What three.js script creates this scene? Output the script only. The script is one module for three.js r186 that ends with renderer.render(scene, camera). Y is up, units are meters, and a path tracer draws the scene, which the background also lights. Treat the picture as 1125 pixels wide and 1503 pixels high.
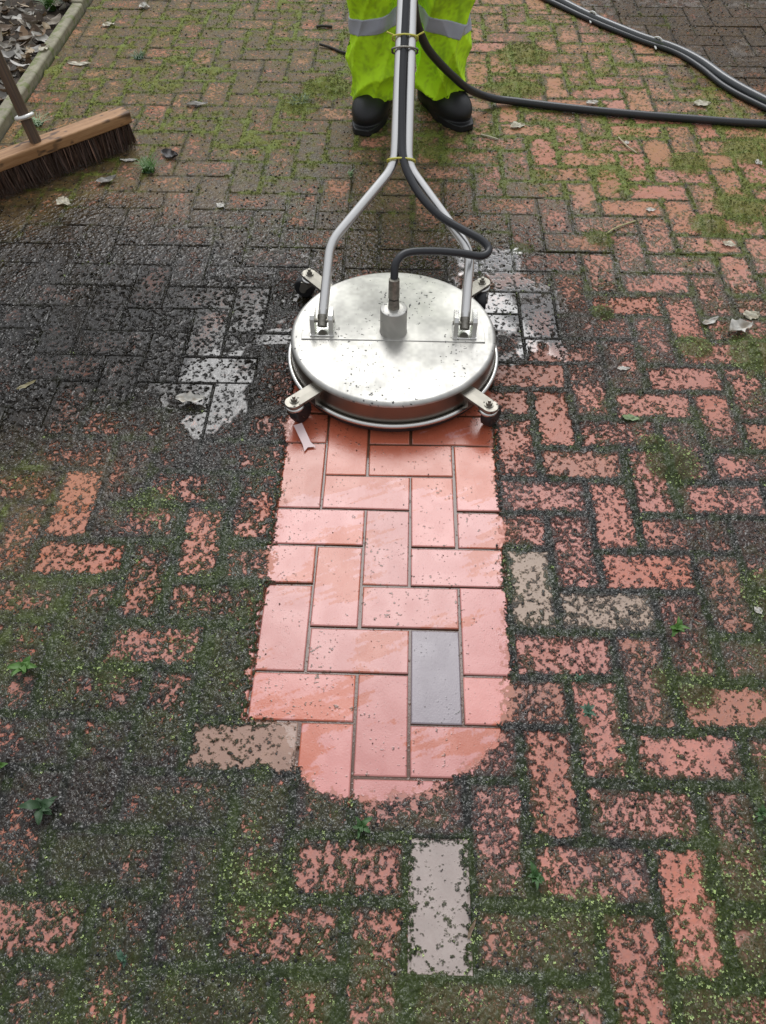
import * as THREE from 'three';
import { mergeGeometries } from 'three/addons/utils/BufferGeometryUtils.js';
import { RoundedBoxGeometry } from 'three/addons/geometries/RoundedBoxGeometry.js';
import { MarchingCubes } from 'three/addons/objects/MarchingCubes.js';

// ---------------------------------------------------------------- camera, sky, sun, exposure
const scene = new THREE.Scene();
const camera = new THREE.PerspectiveCamera(65.86, 766 / 1024, 0.05, 400);
camera.position.set(-0.037, 1.429, 0.509);
camera.rotation.set(-0.90427, 0.02312, 0.00428, 'YXZ');
scene.add(camera);

const renderer = new THREE.WebGLRenderer({ antialias: true });
renderer.setSize(766, 1024);
renderer.toneMapping = THREE.LinearToneMapping;
renderer.toneMappingExposure = 0.92;
renderer.shadowMap.enabled = true;

const SUN_ELEV = 46 * Math.PI / 180, SUN_AZ = -2 * Math.PI / 180;
const sunDir = new THREE.Vector3(Math.sin(SUN_AZ) * Math.cos(SUN_ELEV), Math.sin(SUN_ELEV), -Math.cos(SUN_AZ) * Math.cos(SUN_ELEV));
const sun = new THREE.DirectionalLight(new THREE.Color(1.0, 0.985, 0.965), 1.45);
sun.position.copy(sunDir).multiplyScalar(12); sun.target.position.set(0, 0, -1.2);
sun.castShadow = true; sun.shadow.radius = 60; sun.shadow.mapSize.set(2048, 2048);
Object.assign(sun.shadow.camera, { left: -4, right: 4, top: 5, bottom: -5, near: 1, far: 30 });
scene.add(sun, sun.target);

{ // overcast sky, brighter overhead and round the veiled sun
  const w = 512, h = 256, d = new Float32Array(w * h * 4), v = new THREE.Vector3();
  for (let j = 0; j < h; j++) for (let i = 0; i < w; i++) {
    const el = ((j + 0.5) / h - 0.5) * Math.PI, az = ((i + 0.5) / w - 0.5) * 2 * Math.PI;
    v.set(Math.cos(el) * Math.cos(az), Math.sin(el), Math.cos(el) * Math.sin(az));
    const s = Math.max(0, v.y), a = Math.acos(Math.min(1, Math.max(-1, v.dot(sunDir)))) * 57.2958;
    const cloud = 1 + 0.10 * Math.sin(v.x * 7 + v.z * 4 + 2 * Math.sin(v.z * 6)) * Math.sin(v.z * 9 - v.x * 3) * s;
    const L = (0.62 * (1 + 2 * s) / 3 + 0.25) * cloud + 1.2 * Math.exp(-Math.pow(a / 24, 2)) + 0.6 * Math.exp(-Math.pow(a / 36, 2));
    const k = (j * w + i) * 4;
    d[k] = L * 0.97; d[k + 1] = L * 0.995; d[k + 2] = L * 1.05; d[k + 3] = 1;
  }
  const t = new THREE.DataTexture(d, w, h, THREE.RGBAFormat, THREE.FloatType);
  t.mapping = THREE.EquirectangularReflectionMapping; t.magFilter = THREE.LinearFilter; t.minFilter = THREE.LinearFilter; t.needsUpdate = true;
  scene.background = t; scene.environment = t;
}

// ---------------------------------------------------------------- helpers
function rng(seed) { let s = seed >>> 0; return () => { s = (s + 0x6D2B79F5) | 0; let t = Math.imul(s ^ (s >>> 15), 1 | s); t = (t + Math.imul(t ^ (t >>> 7), 61 | t)) ^ t; return ((t ^ (t >>> 14)) >>> 0) / 4294967296; }; }
const R0 = rng(7);
const PERM = new Uint8Array(768), VAL = new Float32Array(256);
{ const p = [...Array(256).keys()]; for (let i = 255; i > 0; i--) { const j = Math.floor(R0() * (i + 1)); [p[i], p[j]] = [p[j], p[i]]; } for (let i = 0; i < 768; i++) PERM[i] = p[i & 255]; for (let i = 0; i < 256; i++) VAL[i] = (i + 0.5) / 256; }
function vn(x, y) { // value noise 0..1
  const xi = Math.floor(x), yi = Math.floor(y); let fx = x - xi, fy = y - yi; fx = fx * fx * (3 - 2 * fx); fy = fy * fy * (3 - 2 * fy);
  const a = PERM[yi & 255], b = PERM[(yi + 1) & 255], i0 = xi & 255, i1 = (xi + 1) & 255;
  const v00 = VAL[PERM[i0 + a]], v10 = VAL[PERM[i1 + a]], v01 = VAL[PERM[i0 + b]], v11 = VAL[PERM[i1 + b]];
  const t = v00 + (v10 - v00) * fx; return t + (v01 + (v11 - v01) * fx - t) * fy;
}
const hash2 = (a, b, k) => VAL[PERM[PERM[(a * 7 + k * 31) & 255] + ((b * 13 + k * 57) & 255)]];
const ss = (a, b, x) => { let t = (x - a) / (b - a); t = t < 0 ? 0 : t > 1 ? 1 : t; return t * t * (3 - 2 * t); };
const lerp = (a, b, t) => a + (b - a) * t;
const clamp01 = x => x < 0 ? 0 : x > 1 ? 1 : x;
const lin = (r, g, b) => new THREE.Color().setRGB(r, g, b);
const used = {};
function numbered(n) { const k = used[n] = (used[n] ?? -1) + 1; return k ? `${n}_${String(k).padStart(3, '0')}` : n; }
function shadow(o) { o.castShadow = true; o.receiveShadow = true; return o; }
function mesh(name, geo, mat, parent) { const m = shadow(new THREE.Mesh(geo, mat)); m.name = parent === scene ? numbered(name) : name; parent.add(m); return m; }
function tag(o, label, category, group, kind) { o.userData.label = label; if (category) o.userData.category = category; if (group) o.userData.group = group; if (kind) o.userData.kind = kind; return o; }
function thing(name, pos, label, category, group) { const g = new THREE.Group(); g.name = numbered(name); g.position.set(...pos); scene.add(g); tag(g, label, category, group); return g; }
const V3 = (x, y, z) => new THREE.Vector3(x, y, z);
function tubeThrough(pts, r, seg = 120, radial = 14, tension = 0.5) { return new THREE.TubeGeometry(new THREE.CatmullRomCurve3(pts, false, 'catmullrom', tension), seg, r, radial, false); }
function bentTube(pts, r, bend, seg = 90, radial = 18) { // straight runs with rounded bends
  const path = new THREE.CurvePath(); let prev = pts[0].clone();
  for (let i = 1; i < pts.length - 1; i++) {
    const a = pts[i].clone().add(pts[i - 1].clone().sub(pts[i]).setLength(bend)), b = pts[i].clone().add(pts[i + 1].clone().sub(pts[i]).setLength(bend));
    path.add(new THREE.LineCurve3(prev, a)); path.add(new THREE.QuadraticBezierCurve3(a, pts[i], b)); prev = b;
  }
  path.add(new THREE.LineCurve3(prev, pts[pts.length - 1]));
  return new THREE.TubeGeometry(path, seg, r, radial, false);
}
function between(a, b, geo) { // place a unit-height y geometry between two points
  const d = b.clone().sub(a), m = new THREE.Matrix4().compose(a.clone().add(b).multiplyScalar(0.5), new THREE.Quaternion().setFromUnitVectors(V3(0, 1, 0), d.clone().normalize()), V3(1, d.length(), 1));
  return geo.applyMatrix4(m);
}
function noiseTex(size, fn, srgb) {
  const d = new Uint8Array(size * size * 4), c = [0, 0, 0];
  for (let j = 0; j < size; j++) for (let i = 0; i < size; i++) { fn(i / size, j / size, c); const k = (j * size + i) * 4; d[k] = c[0] * 255; d[k + 1] = c[1] * 255; d[k + 2] = c[2] * 255; d[k + 3] = 255; }
  const t = new THREE.DataTexture(d, size, size); t.magFilter = THREE.LinearFilter; t.minFilter = THREE.LinearMipmapLinearFilter; t.generateMipmaps = true; t.wrapS = t.wrapT = THREE.RepeatWrapping; if (srgb) t.colorSpace = THREE.SRGBColorSpace; t.needsUpdate = true; return t;
}

// ---------------------------------------------------------------- the state of the paving, one digit for each brick width (columns x, rows away from the camera)
const M = 0.1035, TAB_C0 = -18, TAB_R0 = -5, TAB_W = 37, TAB_H = 45;
// E: how much brick shows through the grime, G: how green the grime is, W: how wet, B: how brown the film on the bricks
const TAB_E = [
  '2222222222222133312233444444444444444',
  '2222222222222233312234344444444444444',
  '1111111111112112323335422222233333333',
  '0000000000001012232334522211111111111',
  '1111000000001111122333332333333333333',
  '2222333333321220000144455555544444443',
  '1111111111132220000044445555555666666',
  '2222222222224310000054333333344444444',
  '4444444444334322333244433333333333333',
  '3333333333444433444334532222222222222',
  '3333333333634434444345642111111111111',
  '3333333334613344444345653222222222222',
  '2222222224433344444456643333333333333',
  '2222222223433444444567642455555555444',
  '2222222222222344444676455566655555555',
  '2222222222222244444676356666666666666',
  '2222222222222233444565455555555566666',
  '2222222222222233344555555555555555555',
  '2222222222222233333454555555555555555',
  '2222222222222333333454555555555555555',
  '1111111222222333333444455555555555555',
  '1111111222223333222343445566666666666',
  '1111112222223333222343445566666666666',
  '2222222222222222222344445556666666666',
  '2222222232222222222334555555555555555',
  '2222222232222222222334555555555555555',
  '2222222223222222222334555555555555555',
  '2222222223222322222344444444444444444',
  '2222222223223322222344444444444444444',
  '2222222233222322222344444444444444444',
  '2222222233222222222344444444333333333',
  '2222222233222222222344444443333333333',
  '2222222233222222222344444443222222222',
  '2222222232222222222344444443222222222',
  '2222222232222222222334444443322222222',
  '2222222222222222222233333333322222222',
  '2222222222222222222233333333322222222',
  '2222222222222222222233333333322222222',
  '2222222222222222222233333333322222222',
  '2222222222222222222233333333322222222',
  '2222222222222222222233333333322222222',
  '2222222222222222222233333333322222222',
  '2222222222222222222233333333332222222',
  '2222222222222222222233333333332222222',
  '2222222222222222222233333333332222222'];
const TAB_G = [
  '8888888888888676788777888888888888888',
  '7777788888887766788777888888888888888',
  '3444444444554576667575799999999999998',
  '2222222222222456665555588899999999999',
  '2222222222221344444333455555566666666',
  '4444333333345442222234334444433333333',
  '5555555555555552222225456666666555555',
  '5555555555555563333334445555566666666',
  '4444444444455443333333334444444444444',
  '2222333333345443333333223444444444444',
  '3322222222244433333322222333333333333',
  '3333333333254333333322233222222222222',
  '1111222222233222222322235333333333333',
  '1111111112222222222222235555555555444',
  '1111111111111111111111123433344444444',
  '1111111111111111111111122222222222222',
  '1111111111111111111112222333333322222',
  '1111111111111111111112222333333333333',
  '1111111111111111111112223333333333333',
  '1111111111111111111112223334444444444',
  '2222222211111111111222233344444444444',
  '2222222211111222222233333444555555555',
  '2222222222222222222333334445555555555',
  '3333333322322233333344445555555555555',
  '3333333333433333333455555656666666666',
  '3333333334433333333466666666666666666',
  '4444444444443334444566666666666666666',
  '4444444444444444444566666666677777777',
  '4444444444444444555566666666677777777',
  '4444444444444444555566666666666667777',
  '4444444444444445455556666555555556666',
  '4444444455444455455555555554444455555',
  '4444444455444455445555555544334444444',
  '4444444454444455445555555544333333333',
  '3344444454444455445555555443333333333',
  '3333334444444455444444444443322233333',
  '3333333444444555444444444443322222222',
  '3333333444444555444444444443322222222',
  '3333333444444555444444444443322222222',
  '3333334444444554444444444443322222222',
  '3333334444444554444444444443322222222',
  '3333334444444554444444444443322222222',
  '3333334444444554444444444443332222222',
  '3333334444444554444444444443332222222',
  '3333344444444554444444444444332222222'];
const TAB_W_ = [
  '1111111111111111111111111111111111111',
  '1111111111111111111111111111111111111',
  '2222222222111111111111111111111111111',
  '3333333333332211111111111111111111111',
  '2333333333333211111111111111111111111',
  '1111111111111111111111111111111111111',
  '1111111111111111111111111111111111111',
  '1111111111111111111111111111111111111',
  '1111111111111111111111122222222222211',
  '2222222222111111111111133333333333333',
  '3322222222111111111111124333333333333',
  '4433333333222222222211112222222222222',
  '5555555554323333333322211222222222222',
  '7777777775444444444443322222222222222',
  '8888888887778775555544322222222222222',
  '8888888888899986666655432222222222222',
  '8888888899999886667776532222222222222',
  '8888888899998886667877543222222222222',
  '8888888899998886567776543222222222222',
  '8888888899988875557765443221111111111',
  '7777777888877765556665443221111111111',
  '6666666777766654445554433321111111111',
  '4444445665555443444444333321111111111',
  '3333333444333332333333222221111111111',
  '1111112222122212222222211111111111111',
  '1111111211111111122111111111111111111',
  '0000011111011111111111111111111111111',
  '0000000000000000011001111112222222222',
  '0000000000000000000001111112222222222',
  '0000000000000000000000111112222222222',
  '0000000000000000000000111112222222222',
  '0000000000000000000000011122333333333',
  '0000000000000000000000001122333333333',
  '0000000000000000000000001122333333333',
  '0000000000000000000000001122233333333',
  '0000000000000000000000001122222233333',
  '0000000000000000000000001122222222222',
  '0000000000000000000000001112222222222',
  '0000000000000000000000001112222222222',
  '0000000000000000000000000112222222222',
  '0000000000000000000000000112222222222',
  '0000000000000000000000000112222222222',
  '0000000000000000000000000112222222222',
  '0000000000000000000000000112222222222',
  '0000000000000000000000000111222222222'];
const TAB_B = [
  '0000000000000000000000000000000000000',
  '0000000000000000000000000000000000000',
  '0000000000000000000000000000000000000',
  '0000000000000000000000000000000000000',
  '0000000000000000000000000000000000000',
  '0000000000000000000000000000000000000',
  '0000000000000000000000000000000000000',
  '1111111111100000000000000000000000000',
  '2222222222110000000000000000000000000',
  '4444333333200000000000000000000000000',
  '4444444444210000000000000000000000000',
  '4444444444310000000000000000000000000',
  '2222333332110000000000000000000000000',
  '2222222221110000000000000000000000000',
  '1111111111111111111111111111100000000',
  '1111111111111111111111111111111111111',
  '1111111111111111111111111222222211111',
  '1111111111111111111111111222222222222',
  '2222222222222222222222222232222222222',
  '3333333222222222222222222333333333333',
  '4444444433333333333333333344444444444',
  '5555555544444444444444444445555555555',
  '6666666655554444444444445556666666666',
  '8888887766655555555455556666666666666',
  '9999998777766666655556666767777777777',
  '9999998877776666665556777777777777777',
  '9999998888777777766666777777777777777',
  '9999999888888877776667777777777777777',
  '9999999888888888777777777777777777777',
  '9999999888888888777777777777777777777',
  '9999999888888888877777777777777777777',
  '9999999988888888888888888777777777777',
  '9999999988888888888888888877777777777',
  '9999999988888888888888888877777777777',
  '9999999988888888888888888887777777777',
  '9999999998889888888888888888888877777',
  '9999999998889888888888888888888888888',
  '9999999998899888888888888888888888888',
  '9999999998899888888888888888888888888',
  '9999999998899888888888888888888888888',
  '9999999988899888888888888888888888888',
  '9999999988899888888888888888888888888',
  '9999999988899888888888888888888888888',
  '9999999988999888888888888888888888888',
  '9999999988999888888888888888888888888'];function table(rows) { const f = new Float32Array(TAB_W * TAB_H); rows.forEach((l, r) => { for (let c = 0; c < TAB_W; c++) f[r * TAB_W + c] = (+l[c]) / 9; }); return f; }
const FE = table(TAB_E), FG = table(TAB_G), FW = table(TAB_W_), FB = table(TAB_B);
const tabOut = new Float32Array(4);
function fields(u, v) {
  let x = u - TAB_C0 - 0.5, y = v - TAB_R0 - 0.5; x = x < 0 ? 0 : x > TAB_W - 1.001 ? TAB_W - 1.001 : x; y = y < 0 ? 0 : y > TAB_H - 1.001 ? TAB_H - 1.001 : y;
  const i = x | 0, j = y | 0, fx = x - i, fy = y - j, k = j * TAB_W + i, a = (1 - fx) * (1 - fy), b = fx * (1 - fy), c = (1 - fx) * fy, d = fx * fy;
  tabOut[0] = FE[k] * a + FE[k + 1] * b + FE[k + TAB_W] * c + FE[k + TAB_W + 1] * d;
  tabOut[1] = FG[k] * a + FG[k + 1] * b + FG[k + TAB_W] * c + FG[k + TAB_W + 1] * d;
  tabOut[2] = FW[k] * a + FW[k + 1] * b + FW[k + TAB_W] * c + FW[k + TAB_W + 1] * d;
  tabOut[3] = FB[k] * a + FB[k + 1] * b + FB[k + TAB_W] * c + FB[k + TAB_W + 1] * d;
}
// bricks that the photograph shows clearly: [column, row, share of brick showing, tint, water film]
const PURPLE = [0.215, 0.18, 0.20], PALE = [0.36, 0.315, 0.295], BUFF = [0.36, 0.28, 0.22], BROWN = [0.30, 0.19, 0.145];
const special = new Map();
for (const [c, r, e, tint, film] of [
  [0, 1, 1, PURPLE], [0, -3, 1.0, PALE], [2, 3, 0.72, BUFF], [3, 3, 0.55, BUFF], [-4, 0, 0.8, BROWN],
  [3, 8, 0.85], [3, 7, 0.72], [5, 9, 0.7], [6, 10, 0.7], [-8, 5, 0.74], [-8, 4, 0.68], [4, 4, 0.68], [4, 5, 0.68], [2, 2, 0.62], [5, 1, 0.75], [4, -3, 0.72], [-5, 4, 0.62],
  [3, 0, 0.66], [2, -1, 0.66], [3, 4, 0.5], [2, 10, 0.8], [5, 6, 0.66], [3, -4, 0.6], [6, 6, 0.55], [-2, -2, 0.5], [-6, 2, 0.5], [-7, -3, 0.48], [-3, -3, 0.4],
  [1, 0, 0.6], [1, -1, 0.35], [-2, -1, 0.12], [-1, -1, 0.3], [-4, 4, 0.4]]) special.set(c * 1000 + r, { e, tint, film });
// outline of the washed strip on the ground
const STRIP = [[-0.318, -1.3], [-0.309, -0.896], [-0.309, -0.736], [-0.306, -0.621], [-0.304, -0.514], [-0.302, -0.424], [-0.315, -0.339], [-0.318, -0.259], [-0.319, -0.183], [-0.31, -0.105], [-0.227, -0.093], [-0.21, -0.012], [-0.16, 0.024], [-0.11, 0.039], [-0.049, 0.035], [0.049, 0.014], [0.125, -0.034], [0.173, -0.088], [0.183, -0.126], [0.196, -0.212], [0.197, -0.353], [0.203, -0.529], [0.203, -0.729], [0.203, -0.887], [0.203, -1.3]];
function stripDist(x, z) { // positive inside
  if (x < -0.42 || x > 0.31 || z > 0.15 || z < -1.42) return -0.1;
  let inside = false, best = 1;
  for (let i = 0, n = STRIP.length, j = n - 1; i < n; j = i++) {
    const [ax, az] = STRIP[j], [bx, bz] = STRIP[i];
    if ((az > z) !== (bz > z) && x < (bx - ax) * (z - az) / (bz - az) + ax) inside = !inside;
    const dx = bx - ax, dz = bz - az, t = clamp01(((x - ax) * dx + (z - az) * dz) / (dx * dx + dz * dz)), ex = ax + dx * t - x, ez = az + dz * t - z, q = ex * ex + ez * ez;
    if (q < best) best = q;
  }
  return inside ? Math.sqrt(best) : -Math.sqrt(best);
}
// thick moss cushions: x, z, radius, thickness
const CUSHIONS = [[0.548, -1.358, 0.035, 0.012], [0.63, -0.785, 0.06, 0.014], [0.60, -0.84, 0.04, 0.01], [0.765, -0.419, 0.05, 0.014], [0.56, 0.19, 0.07, 0.008], [0.57, 0.28, 0.06, 0.008], [0.56, -0.19, 0.045, 0.009], [0.50, -0.205, 0.03, 0.007], [0.955, -1.823, 0.06, 0.014], [0.971, -2.209, 0.07, 0.012], [0.416, -2.773, 0.09, 0.014], [0.592, -1.735, 0.05, 0.01], [0.942, -1.192, 0.07, 0.016], [0.78, -1.216, 0.05, 0.012], [0.30, 0.214, 0.05, 0.007], [0.469, -3.092, 0.1, 0.014], [1.08, -1.928, 0.08, 0.014], [-0.59, -0.2, 0.05, 0.006], [-0.438, -2.601, 0.07, 0.02], [-0.343, -2.748, 0.08, 0.025], [0.34, -1.672, 0.04, 0.008], [-0.60, -0.62, 0.06, 0.006], [0.45, 0.33, 0.06, 0.007], [0.08, -2.25, 0.06, 0.01], [1.2, -2.3, 0.09, 0.012], [-0.25, 0.2, 0.07, 0.006]];
function cushion(x, z) { let t = 0; for (const [cx, cz, r, h] of CUSHIONS) { const q = ((x - cx) ** 2 + (z - cz) ** 2) / (r * r); if (q < 4) { const a = h * Math.exp(-q * 1.3); if (a > t) t = a; } } return t; }
// flat films of standing water on low bricks: x, z, half sizes
const POOLS = [[-0.56, -1.10, 0.08, 0.05, 0.4], [-0.50, -0.955, 0.06, 0.11, 0.4], [0.305, -1.475, 0.075, 0.06, 0.75], [0.36, -1.30, 0.055, 0.12, 0.7], [0.26, -1.36, 0.05, 0.10, 0.7], [-0.36, -1.22, 0.08, 0.035, 0.3], [0.24, -1.6, 0.08, 0.06, 1]];
const cell = { c: 0, r: 0, hor: 0, d: 0 };
const GAP = 0.0026;
function brickAt(u, v) {
  let c = Math.floor(u), r = Math.floor(v); const k = (((c - r) % 4) + 4) % 4; let w, h;
  if (k === 1) c--; else if (k === 2) r--;
  const hor = k < 2; w = hor ? 2 : 1; h = hor ? 1 : 2;
  const du = Math.min(u - c, c + w - u), dv = Math.min(v - r, r + h - v);
  cell.c = c; cell.r = r; cell.hor = hor; cell.d = Math.min(du, dv) * M - GAP;
}
const S = { r: 0, g: 0, b: 0, rough: 0.5, coat: 0, h: 0, cover: 0, moss: 0, strip: 0, d: 0, wet: 0, brown: 0 };
function surf(x, z) {
  const u = x / M, v = -z / M;
  brickAt(u, v);
  const { c, r, d } = cell;
  const wx = vn(x * 8, z * 8) - 0.5, wz = vn(x * 8 + 40, z * 8 + 7) - 0.5;
  fields(u + wx * 1.3, v + wz * 1.3);
  let E = tabOut[0], G = tabOut[1], W = tabOut[2]; const B = tabOut[3];
  if (z < -2.4 && x > 0.5) { const road = ss(-0.03, 0.12, -(z + 3.73 - (x - 0.62) * 1.46) * 0.57 + (vn(x * 30, z * 30) - 0.5) * 0.12); W = Math.max(W, 0.66 * road); E *= 1 - 0.5 * road; G *= 1 - 0.7 * road; } // bricks wetted beyond the twin hose
  const h1 = hash2(c, r, 1), h2 = hash2(c, r, 2), h3 = hash2(c, r, 3), sp = special.get(c * 1000 + r);
  E = E * 0.9 + (0.02 + 0.15 * ss(-0.35, 0.2, x)) * (1 - W) * lerp(ss(0.55, 0.0, z), 1, 0.4) + (h1 - 0.5) * 0.30 + (vn(x * 13 + 71, z * 13) - 0.5) * 0.5 * (1 - 0.5 * B) - 0.16 * W; if (sp) E = lerp(E, sp.e, 0.9);
  const na = vn(x * 130, z * 130), nb = vn(x * 275 + 9, z * 275), nc = vn(x * 540, z * 540 + 5), n3 = vn(x * 900, z * 900);
  const ne = vn(x * 30 + 3, z * 30), nf = vn(x * 62, z * 62 + 11), nbig = vn(x * 5.3, z * 5.3 + 3);
  const n1 = na * 0.5 + nb * 0.32 + nc * 0.18, n2 = ne * 0.6 + nf * 0.4;
  const patch = (vn(x * 7.3 + 13, z * 7.3) * 0.45 + vn(x * 19, z * 19 + 31) * 0.35 + nf * 0.2 - 0.5) * B;
  const n = patch * 1.1 + ((n1 * 0.76 + n2 * 0.24) - 0.5) * 2.3 + 0.5;
  const sd = stripDist(x, z); if (sd > -0.06 && sd < 0.01) E += 0.5 * Math.exp(Math.min(0, sd) / 0.014) * (0.4 + ne); // half cleaned fringe
  const ed = d - 0.001 - (0.004 + 0.008 * G) * (0.2 + 1.2 * nf) * lerp(1, 2.2 * ss(0.35, 0.8, nbig * 0.6 + ne * 0.4), 0.35 + 0.5 * B), edge = ed < 0 ? 1 : Math.exp(-ed / 0.006) * 0.8;
  let cover = ss(-0.15, 0.15, n + (n3 - 0.5) * 0.34 + (nc - 0.5) * 0.2 - (E * 1.12 - 0.06) + edge * (sp && sp.e > 0.9 ? 0.55 : 0.95));
  // washed strip
  const st = sd < -0.05 ? 0 : ss(-0.003, 0.004, sd + (n1 - 0.5) * 0.05 + (nf - 0.5) * 0.014);
  const spot = st > 0 ? ss(0.81, 0.89, vn(x * 210 + 31, z * 210) * 0.72 + 0.28 * nc + (ne - 0.55) * 0.24 + (nbig - 0.5) * 0.16) * 0.85 : 0;
  const joint = d < 0 ? 1 : ss(0.0012, 0, d);
  cover = cover * (1 - st) + spot * st;
  // fired clay
  let br, bg, bb;
  if (sp && sp.tint) { br = sp.tint[0]; bg = sp.tint[1]; bb = sp.tint[2]; }
  else { const q = clamp01(h2 * 0.45 + 0.55 * clamp01(0.45 - x * 0.9)); br = lerp(0.53, 0.46, q); bg = lerp(0.228, 0.155, q); bb = lerp(0.19, 0.085, q); if (st > 0.5) { br = lerp(br, 0.52, 0.45); bg = lerp(bg, 0.20, 0.5); bb = lerp(bb, 0.205, 0.5); } if (h3 > 0.86 && st < 0.5) { br = 0.36; bg = 0.15; bb = 0.10; } const m = (h3 - 0.5) * 0.24; br *= 1 + m; bg *= 1 + m; bb *= 1 + m; }
  const blotch = lerp(0.84, 0.93, st) + lerp(0.32, 0.14, st) * (ne * 0.5 + nf * 0.3 + n3 * 0.2); br *= blotch; bg *= blotch; bb *= blotch;
  if (!sp || !sp.tint) { const damp = ss(0.60, 0.68, vn(x * 9 + z * 5 + 2, z * 15 + 17) * 0.58 + 0.3 * vn(x * 20 - z * 14, (x * 0.45 + z) * 120) + 0.12 * nb + (st > 0.5 ? ss(-0.58, -0.80, z) * 0.5 : 0.0)); const dk = damp * (st > 0.5 ? 1 : 0.35 + 0.65 * ss(0.0, -0.5, x)); br *= 1 - 0.13 * dk; bg *= 1 - 0.44 * dk; bb *= 1 - 0.66 * dk; } // orange damp clay; near the machine its shade and reflection are painted in too
  const pit = ss(0.80, 0.9, nc * 0.6 + n3 * 0.4); br *= 1 - 0.5 * pit; bg *= 1 - 0.5 * pit; bb *= 1 - 0.5 * pit;
  const film = (h3 < 0.22 ? 0.45 : 1) * clamp01(B * lerp(1.05, 0.95, ss(0, 0.7, x)) * (0.55 + 0.75 * n2)) * (1 - st); br = lerp(br, 0.32, film); bg = lerp(bg, 0.172, film); bb = lerp(bb, 0.066, film);
  const haze = (1 - st) * (1 - 0.85 * B) * clamp01((0.34 + 0.45 * ss(0.75, 0.2, E)) * (0.35 + 0.9 * nb)) * (sp && sp.tint ? 0.5 : 1); br = lerp(br, 0.235, haze); bg = lerp(bg, 0.155, haze); bb = lerp(bb, 0.15, haze); // thin grey algae film
  // grime: black silt, grey grit, moss, tan litter
  const cu = cushion(x, z), cuc = ss(0.0015, 0.005, cu * (0.4 + 1.2 * n1)); if (st < 0.3) cover = Math.max(cover, cuc);
  const g = clamp01(patch * 1.3 + cuc * 0.6 + G * 1.05 - 0.02 + (n2 - 0.5) * 0.75 + (nbig - 0.5) * 0.35 + (d < 0.006 ? 0.12 + 0.25 * B : 0));
  const gk = n3 * nb * 1.3; let dr = lerp(0.005, 0.055, gk), dg = lerp(0.0055, 0.055, gk), db = lerp(0.005, 0.052, gk);
  let t = ss(0.22, 0.55, g); dr = lerp(dr, lerp(0.006, 0.034, n3), t); dg = lerp(dg, lerp(0.010, 0.048, n3), t); db = lerp(db, lerp(0.005, 0.017, n3), t);
  t = ss(0.52, 0.95, g) * (0.35 + 0.65 * nb); dr = lerp(dr, lerp(0.034, 0.19, B), t); dg = lerp(dg, lerp(0.05, 0.27, B), t); db = lerp(db, lerp(0.010, 0.03, B), t);
  t = B * 0.8 * (0.3 + 0.9 * nf) * (1 - 0.5 * ss(0.5, 0.9, g)); dr = lerp(dr, 0.165, t); dg = lerp(dg, 0.115, t); db = lerp(db, 0.05, t);
  const speck = ss(0.77, 0.85, n3 * 0.6 + nc * 0.4) * (1 - W) * (1 - 0.6 * joint); dr = lerp(dr, 0.30, speck * 0.7); dg = lerp(dg, 0.31, speck * 0.7); db = lerp(db, 0.22, speck * 0.7);
  if (joint > 0 && B > 0.15) { const k = joint * 0.55 * B * (1 - ss(0.55, 0.8, g)); dr *= 1 - k; dg *= 1 - k; db *= 1 - k; } // dark silt packed in the joints
  if (st > 0 && joint > 0) { const k = st * joint; dr = lerp(dr, 0.10, k); dg = lerp(dg, 0.045, k); db = lerp(db, 0.025, k); cover = Math.max(cover, k); }
  S.cover = cover; S.moss = g; S.strip = st; S.d = d; S.brown = B;
  const op = cover * lerp(lerp(0.96, 0.86, ss(-0.35, 0.25, x)), 1, Math.max(edge, W)); let R = lerp(br, dr, op), Gc = lerp(bg, dg, op), Bc = lerp(bb, db, op);
  // water
  let pool = 0, deep = 0;
  if (st < 0.5) for (const [px, pz, hx, hz, k] of POOLS) { const q = Math.max(Math.abs(x - px) / hx, Math.abs(z - pz) / hz); if (q < 1.5) { const p = ss(1.08, 0.9, q + (n2 - 0.5) * 0.9 + (vn(x * 17, z * 17 + 9) - 0.5) * 0.8); if (p > pool) { pool = p; deep = k; } } }
  pool *= (d > 0.001 ? 1 : 0.25 * ss(0.4, 0.6, ne)) * ss(0.68, 0.62, n1);
  let sheet = W > 0.5 && st < 0.5 ? ss(0.60, 0.72, W * 0.85 + (n2 - 0.5) * 0.5 + (h2 - 0.5) * 0.3) * ss(0.66, 0.56, n1) * (d > 0 ? 1 : 0.2) : 0;
  sheet = Math.max(sheet, pool);
  const wet = Math.max(W * 0.9, st * 0.3); W = wet;
  const dark = 1 - 0.74 * ss(0.2, 0.8, wet) * (1 - st); const sl = wet * (1 - st); R *= dark * (1 + 0.2 * sl); Gc *= dark * (1 - 0.02 * sl); Bc *= dark * (1 - 0.32 * sl);
  S.r = R; S.g = Gc; S.b = Bc; S.wet = wet; S.pool = sheet;
  const rb = lerp(lerp(0.34, 0.6, B), 0.26, st), rd = lerp(lerp(lerp(0.15, 0.6, B), 0.12, wet), lerp(0.4, 0.7, B), ss(0.6, 0.9, g) * (1 - wet));
  S.rough = lerp(lerp(rb, 0.28, wet), rd, cover) * (0.85 + 0.3 * nf);
  const glint = ss(0.51, 0.63, nc * 0.5 + nb * 0.3 + n3 * 0.2); S.spec = lerp(lerp(0.5, 0.28, B), lerp(lerp(0.3, 0.2, B), 1, glint * (1 - 0.6 * B)), cover); if (z < -2.4 && wet > 0.3) S.spec *= 0.4; S.spec = Math.max(S.spec, st, pool * deep, sheet * 0.35);
  S.rough = lerp(lerp(S.rough, 0.12, sheet), 0.05, pool);
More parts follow.
